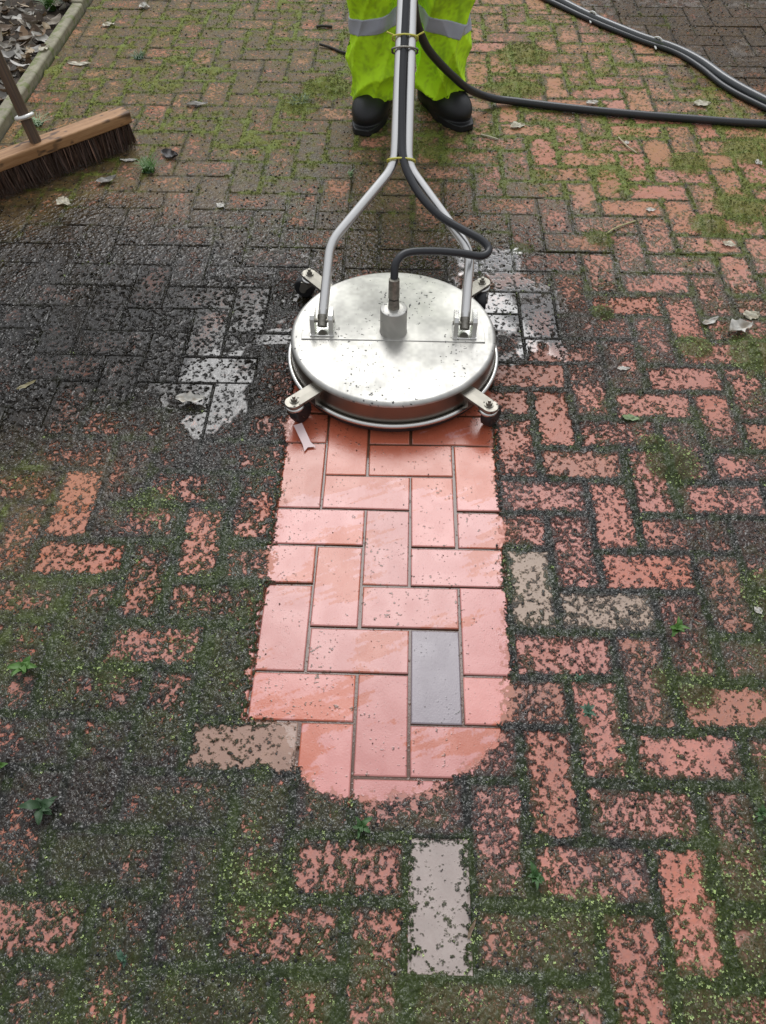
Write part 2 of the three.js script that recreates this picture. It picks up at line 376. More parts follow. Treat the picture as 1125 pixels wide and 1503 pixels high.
  S.coat = Math.max(pool * deep, sheet * 0.06, st * (1 - joint) * (1 - 0.8 * spot) * (0.20 + 0.22 * ss(0.35, 0.6, n2)));
  let h = (1 - cover) * (0.25 + 0.10 * n3 + 0.05 * nc - 0.2 * pit) + cover * (0.3 + 3.3 * n1 + 1.0 * n3 + (wet > 0.4 ? 0.9 * na : 0));
  if (st > 0) h = lerp(h, 0.35 + 0.10 * n3 + 0.08 * nc + 0.5 * spot - 0.3 * pit, st);
  S.h = lerp(h, 1.3, sheet);
}
const SRGB = new Uint8Array(4097); for (let i = 0; i <= 4096; i++) { const l = i / 4096; SRGB[i] = Math.round(255 * (l <= 0.0031308 ? 12.92 * l : 1.055 * Math.pow(l, 1 / 2.4) - 0.055)); }
const enc = l => SRGB[l <= 0 ? 0 : l >= 1 ? 4096 : (l * 4096) | 0];
function groundMaterial(x0, x1, zNear, zFar, size) {
  const col = new Uint8Array(size * size * 4), orm = new Uint8Array(size * size * 4), bmp = new Uint8Array(size * size * 4);
  for (let j = 0; j < size; j++) {
    const z = zNear + (zFar - zNear) * (j + 0.5) / size;
    for (let i = 0; i < size; i++) {
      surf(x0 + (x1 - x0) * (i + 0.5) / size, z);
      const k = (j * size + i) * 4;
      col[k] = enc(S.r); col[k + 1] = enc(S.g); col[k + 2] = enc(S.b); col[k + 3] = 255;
      orm[k] = S.coat * 255; orm[k + 1] = Math.min(1, S.rough) * 255; orm[k + 2] = 0; orm[k + 3] = S.spec * 255;
      const b = Math.min(255, Math.max(0, S.h / 5 * 255)); bmp[k] = bmp[k + 1] = bmp[k + 2] = b; bmp[k + 3] = 255;
    }
  }
  const tex = (d, srgb) => { const t = new THREE.DataTexture(d, size, size); t.magFilter = THREE.LinearFilter; t.minFilter = THREE.LinearMipmapLinearFilter; t.generateMipmaps = true; if (srgb) t.colorSpace = THREE.SRGBColorSpace; t.needsUpdate = true; return t; };
  const to = tex(orm), m = new THREE.MeshPhysicalMaterial({ map: tex(col, true), roughness: 1, roughnessMap: to, bumpMap: tex(bmp), bumpScale: 0.005, clearcoat: 1, clearcoatMap: to, clearcoatRoughness: 1, clearcoatRoughnessMap: to, specularIntensity: 1, specularIntensityMap: to, metalness: 0 });
  m.userData.uv = (x, z) => [(x - x0) / (x1 - x0), (z - zNear) / (zFar - zNear)];
  return m;
}
const NEAR = [-1.15, 1.15, 0.70, -1.60], FAR = [-1.62, 3.0, 1.0, -5.6];
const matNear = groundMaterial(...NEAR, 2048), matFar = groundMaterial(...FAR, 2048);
matNear.name = 'washed_and_mossy_brick'; matFar.name = 'mossy_brick_beyond';
const inNear = (x, z, m = 0.12) => x > NEAR[0] + m && x < NEAR[1] - m && z < NEAR[2] - m && z > NEAR[3] + m;

// ---------------------------------------------------------------- brick paving
const paving = new THREE.Group(); paving.name = 'brick_paving'; scene.add(paving);
tag(paving, 'herringbone paving of red clay bricks under moss and black grime', 'paving', null, 'structure');
function brickGeometry(c, r, hor, mat) {
  const x0 = c * M + GAP, x1 = (c + (hor ? 2 : 1)) * M - GAP, z0 = -(r * M) - GAP, z1 = -((r + (hor ? 1 : 2)) * M) + GAP;
  const a = hash2(c, r, 5) - 0.5, b = hash2(c, r, 6) - 0.5, y0 = (hash2(c, r, 7) - 0.5) * 0.0024, yw = (hash2(c, r, 4) - 0.5) * 0.018;
  const cx = (x0 + x1) / 2, cz = (z0 + z1) / 2, top = (x, z) => y0 + a * 0.026 * (x - cx) + b * 0.026 * (z - cz);
  const P = [], U = [], I = [], ch = 0.0028, jx = (hash2(c, r, 8) - 0.5) * 0.002, jz = (hash2(c, r, 9) - 0.5) * 0.002;
  const ring = (o, dy, abs) => { const k = P.length / 3; for (const [x, z] of [[x0 + o, z0 - o], [x1 - o, z0 - o], [x1 - o, z1 + o], [x0 + o, z1 + o]]) { P.push(x + jx + yw * (z - cz), abs ? dy : top(x, z) + dy, z + jz - yw * (x - cx)); U.push(...mat.userData.uv(x, z)); } return k; };
  const quad = (a0, b0, c0, d0) => I.push(a0, b0, c0, a0, c0, d0);
  const A = ring(ch, 0), A2 = ring(ch, 0), Bq = ring(0, -ch * 0.8), B2 = ring(0, -ch * 0.8), C = ring(0, -0.05, true);
  quad(A, A + 1, A + 2, A + 3);
  for (let i = 0; i < 4; i++) { const j = (i + 1) % 4; quad(A2 + j, A2 + i, Bq + i, Bq + j); quad(B2 + j, B2 + i, C + i, C + j); }
  const g = new THREE.BufferGeometry(); g.setAttribute('position', new THREE.Float32BufferAttribute(P, 3)); g.setAttribute('uv', new THREE.Float32BufferAttribute(U, 2)); g.setIndex(I); g.computeVertexNormals(); return g;
}
camera.updateMatrixWorld(true); camera.updateProjectionMatrix();
const list = [];
for (let r = -10; r < 53; r++) for (let c = -16; c < 28; c++) {
  const k = (((c - r) % 4) + 4) % 4; if (k !== 0 && k !== 3) continue;
  const hor = k === 0, cx = (c + (hor ? 1 : 0.5)) * M, cz = -(r + (hor ? 0.5 : 1)) * M;
  if (cx - (hor ? M : M / 2) < -1.49 || cx > 2.9 || cz > 0.9 || cz < -5.5) continue;
  const p = V3(cx, 0, cz), dist = p.distanceTo(camera.position), q = p.clone().project(camera);
  const seen = Math.abs(q.x) < 1.08 && Math.abs(q.y) < 1.06 && q.z < 1;
  list.push({ c, r, hor, cx, cz, size: seen ? camera.position.y / dist ** 3 : 0 });
}
list.sort((a, b) => b.size - a.size);
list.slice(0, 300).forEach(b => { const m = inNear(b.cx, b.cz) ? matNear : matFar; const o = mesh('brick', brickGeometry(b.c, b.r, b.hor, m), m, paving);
  if (b.c === 0 && b.r === 1) o.userData.label = 'purple grey brick in the washed strip'; if (b.c === 0 && b.r === -3) o.userData.label = 'pale grey brick free of moss'; if (b.c === 2 && b.r === 3 || b.c === 3 && b.r === 3) o.userData.label = 'pale buff brick beside the washed strip'; });
{ const o = mesh('brick_field', mergeGeometries(list.slice(300).map(b => brickGeometry(b.c, b.r, b.hor, matFar))), matFar, paving); o.userData.kind = 'stuff'; o.userData.label = 'smaller looking bricks of the paving further off'; }
// sand, silt and moss that fill the joints and swell over the bricks
function fillHeight(x, z, fine) {
  surf(x, z);
  const n = vn(x * 140, z * 140), n2 = vn(x * 47 + 5, z * 47), cu = cushion(x, z) * (0.55 + 0.9 * n2);
  let h = S.d < 0.003 ? lerp(-0.0045, 0.0005 + 0.0035 * ss(0.35, 0.8, S.moss) * n2, clamp01(S.cover * 0.5 + 0.6 * ss(0.3, 0.7, S.moss) + 0.25 * n - 0.15)) : -0.006;
  if (S.brown > 0.4) h -= 0.0012;
  if (fine && S.cover > 0.3 && S.brown < 0.5) { const gr = vn(x * 125 + 3, z * 125) * 0.5 + vn(x * 230, z * 230 + 8) * 0.34 + vn(x * 380, z * 380) * 0.16; h = Math.max(h, lerp(-0.004, -0.0008 + 0.0070 * gr * gr * (0.6 + 0.8 * n2), ss(0.3, 0.62, S.cover)) * (1 - 0.9 * S.pool)); }
  const thick = ss(0.66, 0.95, S.moss) * S.cover * (1 - S.wet);
  h = Math.max(h, -0.006 + thick * 0.011 * (0.4 + 0.8 * n));
  h = Math.max(h, -0.004 + cu * 1.35 + (cu > 0.001 ? 0.0025 * (n - 0.3) : 0));
  if (S.strip > 0.05) h = lerp(h, -0.0048, S.strip);
  if (fine && S.pool > 0.4 && S.d > 0) return -0.005;
  return h;
}
function fillMesh(name, x0, x1, z0, z1, step, mat, skip) {
  const nx = Math.round((x1 - x0) / step), nz = Math.round((z0 - z1) / step), P = new Float32Array((nx + 1) * (nz + 1) * 3), U = new Float32Array((nx + 1) * (nz + 1) * 2), I = [];
  for (let j = 0; j <= nz; j++) for (let i = 0; i <= nx; i++) { const x = x0 + (x1 - x0) * i / nx, z = z0 + (z1 - z0) * j / nz, k = j * (nx + 1) + i; P[k * 3] = x; P[k * 3 + 1] = fillHeight(x, z, step < 0.01); P[k * 3 + 2] = z; const [a, b] = mat.userData.uv(x, z); U[k * 2] = a; U[k * 2 + 1] = b; }
  for (let j = 0; j < nz; j++) for (let i = 0; i < nx; i++) { const k = j * (nx + 1) + i; if (skip && skip(P[k * 3], P[k * 3 + 2])) continue; I.push(k, k + 1, k + nx + 2, k, k + nx + 2, k + nx + 1); }
  const g = new THREE.BufferGeometry(); g.setAttribute('position', new THREE.BufferAttribute(P, 3)); g.setAttribute('uv', new THREE.BufferAttribute(U, 2)); g.setIndex(I); g.computeVertexNormals();
  const o = mesh(name, g, mat, paving); o.userData.kind = 'stuff'; o.userData.label = 'dark silt and moss filling the joints between the bricks'; return o;
}
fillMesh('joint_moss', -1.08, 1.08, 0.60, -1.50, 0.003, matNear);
fillMesh('joint_moss', -1.5, 2.9, 0.9, -5.5, 0.0125, matFar, (x, z) => x > -1.075 && x < 1.06 && z < 0.58 && z > -1.49);

// loose grit and moss leaves lying on all this
const crumb = new THREE.IcosahedronGeometry(1, 0); { const p = crumb.attributes.position; for (let i = 0; i < p.count; i++) { const s = 0.8 + 0.4 * vn(p.getX(i) * 3 + 9, p.getY(i) * 3 + p.getZ(i) * 5); p.setXYZ(i, p.getX(i) * s * 1.1, p.getY(i) * s * 0.62, p.getZ(i) * s); } crumb.computeVertexNormals(); }
function mossTuft(seed) { const r = rng(seed), P = []; for (let k = 0; k < 7; k++) { const a = r() * 6.28, l = 0.5 + 0.5 * r(), w = 0.16 + 0.12 * r(), up = 0.25 + 0.6 * r(), ca = Math.cos(a), sa = Math.sin(a); const pt = (s, y, o) => [ca * s - sa * o, y, sa * s + ca * o]; const b = pt(0.05, 0, 0), m1 = pt(l * 0.5, up * 0.8, w), m2 = pt(l * 0.5, up * 0.8, -w), e = pt(l, up * 0.7, 0); P.push(...b, ...m1, ...e, ...b, ...e, ...m2); } const g = new THREE.BufferGeometry(); g.setAttribute('position', new THREE.Float32BufferAttribute(P, 3)); g.computeVertexNormals(); return g; }
function scatter(name, geo, mat, tries, region, seed, rule, label) {
  const r = rng(seed), mats = [], cols = [], m = new THREE.Matrix4(), q = new THREE.Quaternion(), e = new THREE.Euler(), out = { s: 0, c: [0, 0, 0], y: 0, tilt: 0.4, flat: 1 };
  for (let i = 0; i < tries; i++) {
    const x = lerp(region[0], region[1], r()), z = lerp(region[2], region[3], r());
    surf(x, z); if (!rule(x, z, r, out)) continue;
    e.set((r() - 0.5) * out.tilt, r() * 6.283, (r() - 0.5) * out.tilt); q.setFromEuler(e);
    m.compose(V3(x, out.y, z), q, V3(out.s, out.s * out.flat, out.s)); mats.push(m.clone()); cols.push(...out.c);
  }
  const o = new THREE.InstancedMesh(geo, mat, mats.length), c = new THREE.Color();
  mats.forEach((mm, i) => { o.setMatrixAt(i, mm); o.setColorAt(i, c.setRGB(cols[i * 3], cols[i * 3 + 1], cols[i * 3 + 2])); });
  o.name = numbered(name); shadow(o); scene.add(o); tag(o, label, name === 'loose_grit' ? 'grit' : 'moss', null, 'stuff'); return o;
}
const gritMat = new THREE.MeshPhysicalMaterial({ roughness: 0.25, specularIntensity: 0.6 }), mossMat = new THREE.MeshPhysicalMaterial({ roughness: 0.7, side: THREE.DoubleSide, transmission: 0.25, thickness: 0 });
const gritRule = far => (x, z, r, o) => {
  const p = S.cover * (1 - S.strip) * (1 - ss(0.55, 0.9, S.moss)) * (1 - 0.9 * (S.pool || 0)) * (far ? 0.25 + 0.5 * S.wet : 0.95) * (1 - 0.7 * S.brown);
  if (r() > p) { if (S.strip > 0.9 && !far && r() < 0.008) { o.s = 0.0008 + 0.0012 * r(); o.c = [0.05, 0.03, 0.02]; o.y = 0.0006; return true; } return false; }
  o.s = (far ? 1.5 : 1) * (0.0009 + 0.0022 * r() ** 2.6); o.y = 0.0006 + 0.001 * r(); o.tilt = 1.2; o.flat = 0.8;
  const k = 0.010 + 0.085 * r() ** 4, w = 1 - 0.55 * S.wet, t = S.brown * 0.7;
  o.c = [lerp(k, k * 2.1, t) * w, lerp(k * 1.02, k * 1.6, t) * w, lerp(k * 0.98, k * 0.9, t) * w]; return true;
};
const mossRule = far => (x, z, r, o) => {
  const cu = cushion(x, z), den = S.cover * (1 - S.strip) * ss(0.42, 0.95, S.moss + (cu > 0.002 ? 0.5 : 0) + (S.d < 0.006 ? 0.1 : -0.04)) * (1 - 0.85 * S.wet) * (1 - 0.3 * S.brown);
  if (r() > den) return false;
  const leafy = r();
  o.s = (far ? 2.0 : 1) * (0.0014 + 0.0026 * r() * r()); o.y = 0.0008 + cu * 1.15; o.tilt = 0.9; o.flat = 0.9;
  if (leafy > 0.76 && !far) { const k = 0.6 + 0.8 * r(); o.s *= 1.35; o.c = [0.50 * k, 0.60 * k, 0.27 * k]; } // pale tips
  else { const k = (far ? 0.8 : 0.2) + 0.9 * r(), y = r(); o.c = [lerp(0.055, 0.16, y) * k, lerp(0.105, 0.20, y) * k, lerp(0.02, 0.025, y) * k]; }
  if (S.brown > 0.3) { const b = S.brown * 0.8 * r(); o.c = [lerp(o.c[0], 0.23, b), lerp(o.c[1], 0.18, b), lerp(o.c[2], 0.06, b)]; }
  return true;
};
scatter('loose_grit', crumb, gritMat, 100000, [-1.3, 1.2, 0.55, -1.5], 11, gritRule(false), 'fine dark grit and silt crumbs over the nearer bricks');
scatter('loose_grit', crumb, gritMat, 90000, [-1.48, 1.9, -1.5, -3.9], 12, gritRule(true), 'fine dark grit and silt crumbs over the further bricks');
scatter('moss', mossTuft(3), mossMat, 330000, [-1.3, 1.2, 0.55, -1.5], 13, mossRule(false), 'low green moss over joints and nearer bricks');
scatter('moss', mossTuft(5), mossMat, 190000, [-1.48, 1.9, -1.5, -3.9], 14, mossRule(true), 'olive green moss over joints and further bricks');

// ---------------------------------------------------------------- wider ground, kerb, planting bed
{
  const tex = noiseTex(256, (u, v, c) => { const n = vn(u * 32, v * 32) * 0.5 + vn(u * 96, v * 96) * 0.3 + vn(u * 256, v * 256) * 0.2; c[0] = 0.27 + 0.2 * n; c[1] = 0.22 + 0.18 * n; c[2] = 0.16 + 0.12 * n; }, true); tex.repeat.set(60, 60);
  const g = new THREE.PlaneGeometry(160, 160); g.rotateX(-Math.PI / 2); g.translate(0, -0.035, 0);
  tag(mesh('ground', g, new THREE.MeshStandardMaterial({ map: tex, roughness: 0.8, bumpMap: tex, bumpScale: 0.01 }), scene), 'dark damp ground around the paving', 'ground', null, 'structure');
}
const concreteTex = noiseTex(256, (u, v, c) => { const n = vn(u * 18, v * 18) * 0.5 + vn(u * 60, v * 60) * 0.3 + vn(u * 200, v * 200) * 0.2, g = ss(0.5, 0.75, vn(u * 9 + 4, v * 9) * 0.6 + vn(u * 40, v * 40) * 0.4); c[0] = lerp(0.47 + 0.16 * n, 0.40, g * 0.7); c[1] = lerp(0.45 + 0.16 * n, 0.44, g * 0.7); c[2] = lerp(0.38 + 0.14 * n, 0.24, g * 0.7); }, true);
const concrete = new THREE.MeshStandardMaterial({ map: concreteTex, roughness: 0.8, bumpMap: concreteTex, bumpScale: 0.004 });
{
  const kerb = new THREE.Group(); kerb.name = 'kerb'; scene.add(kerb); tag(kerb, 'narrow pale concrete edging between the paving and the leaf bed', 'kerb', null, 'structure');
  for (let k = 0; k < 8; k++) {
    const g = new RoundedBoxGeometry(0.05, 0.16, 0.905, 3, 0.009), p = g.attributes.position, uv = g.attributes.uv;
    for (let i = 0; i < p.count; i++) uv.setXY(i, (p.getX(i) + p.getY(i)) * 3 + k * 0.37, p.getZ(i) * 3);
    const o = mesh('kerb_stone', g, concrete, kerb); o.position.set(-1.531 - k * 0.001 + 0.002 * Math.sin(k * 5), -0.048 + 0.003 * Math.sin(k * 3), 0.6 - k * 0.912); o.rotation.set(0.002 * Math.sin(k * 7), 0.004 * Math.sin(k * 2.3), 0.02 * Math.sin(k * 4));
  }
  const soilTex = noiseTex(512, (u, v, c) => { const n = vn(u * 40, v * 40) * 0.4 + vn(u * 120, v * 120) * 0.35 + vn(u * 400, v * 400) * 0.25; c[0] = 0.12 + 0.26 * n; c[1] = 0.10 + 0.22 * n; c[2] = 0.08 + 0.17 * n; }, true);
  const g = new THREE.PlaneGeometry(1.9, 7.2, 150, 560); g.rotateX(-Math.PI / 2); const p = g.attributes.position, uv = g.attributes.uv;
  for (let i = 0; i < p.count; i++) { const x = p.getX(i), z = p.getZ(i); p.setY(i, 0.03 * vn(x * 7, z * 7) + 0.016 * vn(x * 25, z * 25) + 0.008 * vn(x * 60, z * 60) - 0.025); uv.setXY(i, x * 1.5, z * 1.5); }
  g.translate(-2.5, 0, -2.2); g.computeVertexNormals();
  tag(mesh('soil', g, new THREE.MeshStandardMaterial({ map: soilTex, roughness: 0.85, bumpMap: soilTex, bumpScale: 0.006 }), scene), 'dark soil of the bed beyond the edging', 'soil', null, 'structure');
}
function leafGeometry(len, wid, curl, cup, seed, nl = 8, nw = 4) { // a curled leaf with a midrib and uneven edge, lying along x, resting near y = 0
  const r = rng(seed), P = [], I = [], k1 = r() * 9; let lo = 1;
  for (let i = 0; i <= nl; i++) for (let j = 0; j <= nw; j++) {
    const s = i / nl, t = j / nw * 2 - 1, prof = Math.pow(Math.sin(Math.PI * Math.min(1, 0.03 + 0.95 * s)), 0.75) * (1.15 - 0.45 * s);
    const w = wid / 2 * prof * (1 + 0.5 * (vn(s * 8 + k1, t > 0 ? 3 : 8) - 0.5) + 0.2 * (vn(s * 26 + k1, t > 0 ? 5 : 1) - 0.5)), x = (s - 0.5) * len, z = t * w + 0.08 * len * Math.sin(s * 2.6 + k1) * (1 - Math.abs(t) * 0.2);
    const y = cup * Math.abs(t) ** 1.6 * prof * wid + curl * len * (Math.cos((s - 0.5) * 2.6) - 1) * -1 + 0.24 * wid * (vn(s * 5 + k1, t * 2 + 7) - 0.5);
    lo = Math.min(lo, y); P.push(x, y, z);
  }
  for (let k = 1; k < P.length; k += 3) P[k] += -lo;
  for (let i = 0; i < nl; i++) for (let j = 0; j < nw; j++) { const a = i * (nw + 1) + j; I.push(a, a + 1, a + nw + 2, a, a + nw + 2, a + nw + 1); }
  const g = new THREE.BufferGeometry(); g.setAttribute('position', new THREE.Float32BufferAttribute(P, 3)); g.setIndex(I); g.computeVertexNormals(); return g;
}
const leafMat = (r, g, b, tr = 0.2) => new THREE.MeshPhysicalMaterial({ color: lin(r, g, b), roughness: 0.55, side: THREE.DoubleSide, transmission: tr, thickness: 0 });
{ // leaf litter heaped on the soil
  const pal = [[0.34, 0.29, 0.22], [0.22, 0.14, 0.08], [0.42, 0.40, 0.36], [0.13, 0.085, 0.05], [0.30, 0.22, 0.12], [0.19, 0.17, 0.14]], r = rng(91), litter = leafMat(1, 1, 1, 0.1), m = new THREE.Matrix4(), q = new THREE.Quaternion(), e = new THREE.Euler(), c = new THREE.Color();
  for (let v = 0; v < 3; v++) {
    const n = 950, o = new THREE.InstancedMesh(leafGeometry(0.075, 0.042, 0.18 + 0.1 * v, 0.16 * v, 40 + v, 6, 4), litter, n);
    for (let i = 0; i < n; i++) { const x = -1.575 - 1.5 * r() ** 1.3, z = 0.6 - 5.4 * r(), s = 0.6 + 0.75 * r(); e.set((r() - 0.5) * 0.9, r() * 6.28, (r() - 0.5) * 0.9); q.setFromEuler(e); m.compose(V3(x, 0.004 + 0.025 * r(), z), q, V3(s, s, s)); o.setMatrixAt(i, m); const p = pal[Math.floor(r() * pal.length)], k = 0.6 + 0.7 * r(); o.setColorAt(i, c.setRGB(p[0] * k, p[1] * k, p[2] * k)); }
    o.name = numbered('leaf_litter'); shadow(o); scene.add(o); tag(o, ['grey and brown dead leaves heaped on the soil bed', 'curled tan dead leaves heaped on the soil bed', 'tightly cupped dead leaves heaped on the soil bed'][v], 'leaf litter', null, 'stuff');
  }
}

// ---------------------------------------------------------------- rotary surface cleaner
const steelDirt = noiseTex(512, (u, v, c) => { const st = vn(u * 5, v * 5) * 0.5 + vn(u * 15, v * 15) * 0.3 + vn(u * 60, v * 60) * 0.2, sp = ss(0.82, 0.89, vn(u * 90 + 3, v * 90) * 0.7 + vn(u * 200, v * 200) * 0.3 + (vn(u * 7, v * 7) - 0.5) * 0.25), k = (0.60 + 0.28 * st) * (1 - 0.6 * sp); c[0] = k; c[1] = k * 0.99; c[2] = k * 0.96; }, true);
const steelRough = noiseTex(512, (u, v, c) => { const st = vn(u * 8, v * 8) * 0.5 + vn(u * 30, v * 30) * 0.3 + vn(u * 140, v * 9) * 0.2, sp = ss(0.82, 0.89, vn(u * 90 + 3, v * 90) * 0.7 + vn(u * 200, v * 200) * 0.3 + (vn(u * 7, v * 7) - 0.5) * 0.25); c[0] = 0; c[1] = 0.38 + 0.26 * st + 0.25 * sp; c[2] = 1 - 0.95 * sp; });
const steelTop = new THREE.MeshStandardMaterial({ map: steelDirt, roughness: 1, roughnessMap: steelRough, metalness: 1, metalnessMap: steelRough });
const steel = new THREE.MeshStandardMaterial({ color: lin(0.66, 0.65, 0.62), roughness: 0.26, metalness: 1 });
const tubeSteel = new THREE.MeshStandardMaterial({ color: lin(0.72, 0.71, 0.69), roughness: 0.3, metalness: 1 });
const castSteel = new THREE.MeshStandardMaterial({ map: steelDirt, color: lin(0.62, 0.6, 0.56), roughness: 0.5, metalness: 1 });
const rubber = new THREE.MeshStandardMaterial({ color: lin(0.016, 0.016, 0.017), roughness: 0.42 });
const hoseMat = new THREE.MeshStandardMaterial({ color: lin(0.022, 0.023, 0.026), roughness: 0.38 });
const yellowTie = new THREE.MeshStandardMaterial({ color: lin(0.62, 0.58, 0.10), roughness: 0.4 });
const CX = -0.05, CZ = -1.13;
const mc = thing('surface_cleaner', [CX, 0, CZ], 'round stainless steel surface cleaner on castors with a long tubular handle', 'cleaning machine');
const L = (x, y, z) => V3(x - CX, y, z - CZ);
{
  const prof = (pts) => pts.map(([x, y]) => new THREE.Vector2(x, y));
  const planar = g => { const p = g.attributes.position, uv = g.attributes.uv; for (let i = 0; i < p.count; i++) uv.setXY(i, p.getX(i) * 1.7 + 0.5 + p.getY(i) * 0.8, p.getZ(i) * 1.7 + 0.5 - p.getY(i)); return g; };
  const arc = []; for (let k = 0; k <= 6; k++) { const a = k / 6 * Math.PI / 2; arc.push([0.2555 + 0.012 * Math.sin(a), 0.0905 + 0.012 * Math.cos(a)]); }
  const dome = mesh('housing', planar(new THREE.LatheGeometry(prof([[0.0001, 0.1045], [0.12, 0.104], [0.23, 0.1033], ...arc]), 128)), steelTop, mc);
  mesh('side_wall', new THREE.LatheGeometry(prof([[0.2675, 0.0905], [0.2685, 0.06], [0.269, 0.034], [0.262, 0.034], [0.2615, 0.085], [0.23, 0.097], [0.0001, 0.098]]), 128), new THREE.MeshStandardMaterial({ color: lin(0.24, 0.22, 0.19), roughness: 0.33, metalness: 1 }), mc);  // darker than the lid: the ground reflection is painted into the steel colour
  { // reinforcing plate welded over the rear half
    const s = new THREE.Shape(); const n = 48; for (let k = 0; k <= n; k++) { const a = -0.08 + (Math.PI + 0.16) * k / n; s[k ? 'lineTo' : 'moveTo'](0.236 * Math.cos(a), 0.236 * Math.sin(a)); } s.closePath();
    const g = new THREE.ExtrudeGeometry(s, { depth: 0.0022, bevelEnabled: true, bevelSize: 0.0008, bevelThickness: 0.0008, bevelSegments: 1 }); g.rotateX(-Math.PI / 2); g.translate(0, 0.1035, 0.018); const o = mesh('rear_plate', planar(g), steelTop, dome);
  }
  const rim = new THREE.TorusGeometry(0.2745, 0.0065, 12, 128); rim.rotateX(Math.PI / 2); rim.translate(0, 0.0345, 0); mesh('rim', rim, steel, mc);
  mesh('skirt', new THREE.LatheGeometry(prof([[0.272, 0.03], [0.2715, 0.012], [0.266, 0.010], [0.264, 0.03]]), 96), rubber, mc);
  // water inlet in the middle
  const boss = mesh('inlet_boss', planar(new THREE.LatheGeometry(prof([[0.0365, 0.105], [0.0345, 0.112], [0.0345, 0.176], [0.0325, 0.1795], [0.024, 0.1800], [0.022, 0.182], [0.0001, 0.182]]), 48)), steelTop, mc);
  const fit = new THREE.CylinderGeometry(0.0145, 0.0165, 0.028, 6, 1); fit.translate(0, 0.194, 0); mesh('hose_nut', fit, castSteel, boss);
  const fer = new THREE.CylinderGeometry(0.0135, 0.0142, 0.05, 20, 1); fer.translate(0, 0.03, 0); fer.rotateX(-0.12); fer.translate(0, 0.205, 0); mesh('hose_ferrule', fer, castSteel, boss);
  mesh('supply_hose', tubeThrough([L(-0.05, 0.235, -1.136), L(-0.05, 0.262, -1.145), L(-0.046, 0.29, -1.162), L(-0.02, 0.302, -1.185), L(0.04, 0.298, -1.20), L(0.11, 0.286, -1.212), L(0.165, 0.272, -1.222), L(0.186, 0.275, -1.245), L(0.168, 0.287, -1.268), L(0.125, 0.30, -1.288), L(0.066, 0.318, -1.318), L(0.018, 0.345, -1.355), L(-0.016, 0.374, -1.402), L(-0.0345, 0.402, -1.445), L(-0.04, 0.44, -1.50), L(-0.0415, 0.53, -1.612), L(-0.036, 0.65, -1.758), L(-0.03, 0.80, -1.945), L(-0.028, 0.93, -2.10)], 0.0098, 260, 14), hoseMat, mc);
  // handle: two tubes from the clevises that run side by side to the grips
  const hd = mesh('handle_frame', mergeGeometries([
    bentTube([L(-0.2335, 0.132, -1.132), L(-0.2175, 0.258, -1.288), L(-0.0565, 0.383, -1.442), L(-0.0465, 0.649, -1.772), L(-0.042, 1.0, -2.206)], 0.0125, 0.035),
    bentTube([L(0.1335, 0.132, -1.132), L(0.1425, 0.250, -1.277), L(-0.0225, 0.385, -1.444), L(-0.0205, 0.649, -1.772), L(-0.016, 1.0, -2.206)], 0.0125, 0.035)]), tubeSteel, mc);
  const bar = new THREE.CylinderGeometry(0.0125, 0.0125, 0.62, 18); bar.rotateZ(Math.PI / 2); bar.translate(-0.029 - CX, 1.0, -2.206 - CZ); mesh('crossbar', bar, tubeSteel, mc);
  for (const s of [-1, 1]) { const g = new THREE.CylinderGeometry(0.017, 0.017, 0.13, 18); g.rotateZ(Math.PI / 2); g.translate(-0.029 - CX + s * 0.25, 1.0, -2.206 - CZ); mesh('grip', g, rubber, mc); }
  const axis = V3(0, Math.sin(39 * Math.PI / 180), -Math.cos(39 * Math.PI / 180));
  const around = (name, px, py, pz, rx, ry, tr, mat) => { const pts = []; for (let k = 0; k < 28; k++) { const a = k / 28 * 6.2832; pts.push(V3(rx * Math.cos(a) * (1 + 0.15 * Math.abs(Math.sin(a * 2))), ry * Math.sin(a), 0)); } const g = new THREE.TubeGeometry(new THREE.CatmullRomCurve3(pts, true), 70, tr, 6, true); g.applyQuaternion(new THREE.Quaternion().setFromUnitVectors(V3(0, 0, 1), axis)); g.translate(px - CX, py, pz - CZ); return mesh(name, g, mat, mc); };
  around('cable_tie', -0.0395, 0.392, -1.452, 0.0335, 0.019, 0.0026, yellowTie);
  around('cable_tie', -0.0365, 0.588, -1.697, 0.031, 0.018, 0.0026, yellowTie);
  around('pipe_clamp', -0.0365, 0.568, -1.672, 0.0315, 0.0185, 0.0028, castSteel);
  for (const [dx, dz] of [[0.033, 0.004], [-0.032, 0.004]]) { const t1 = new THREE.CylinderGeometry(0.0024, 0.0016, 0.022, 6); t1.rotateZ(dx > 0 ? -1.1 : 1.2); t1.translate(-0.0365 - CX + dx * 1.15, 0.588 + 0.012, -1.697 - CZ + dz); mesh('cable_tie_tail', t1, yellowTie, mc); }
  // clevises
  for (const bx of [-0.2335, 0.1335]) {
    const g = new THREE.Group(); g.name = 'clevis'; g.position.set(bx - CX, 0.105, -1.13 - CZ); mc.add(g);
    const b = new RoundedBoxGeometry(0.062, 0.006, 0.06, 2, 0.0015); b.translate(0, 0.003, 0); mesh('base_plate', b, steel, g);
    for (const s of [-1, 1]) { const sh = new THREE.Shape(); sh.moveTo(-0.024, 0); sh.lineTo(0.024, 0); sh.lineTo(0.024, 0.044); sh.lineTo(0.017, 0.052); sh.lineTo(-0.017, 0.052); sh.lineTo(-0.024, 0.044); sh.closePath(); const p = new THREE.ExtrudeGeometry(sh, { depth: 0.010, bevelEnabled: true, bevelSize: 0.0008, bevelThickness: 0.0008, bevelSegments: 1 }); p.rotateY(Math.PI / 2); p.translate(s * 0.0235 - 0.005, 0.0065, 0); mesh('side_plate', p, steel, g); }
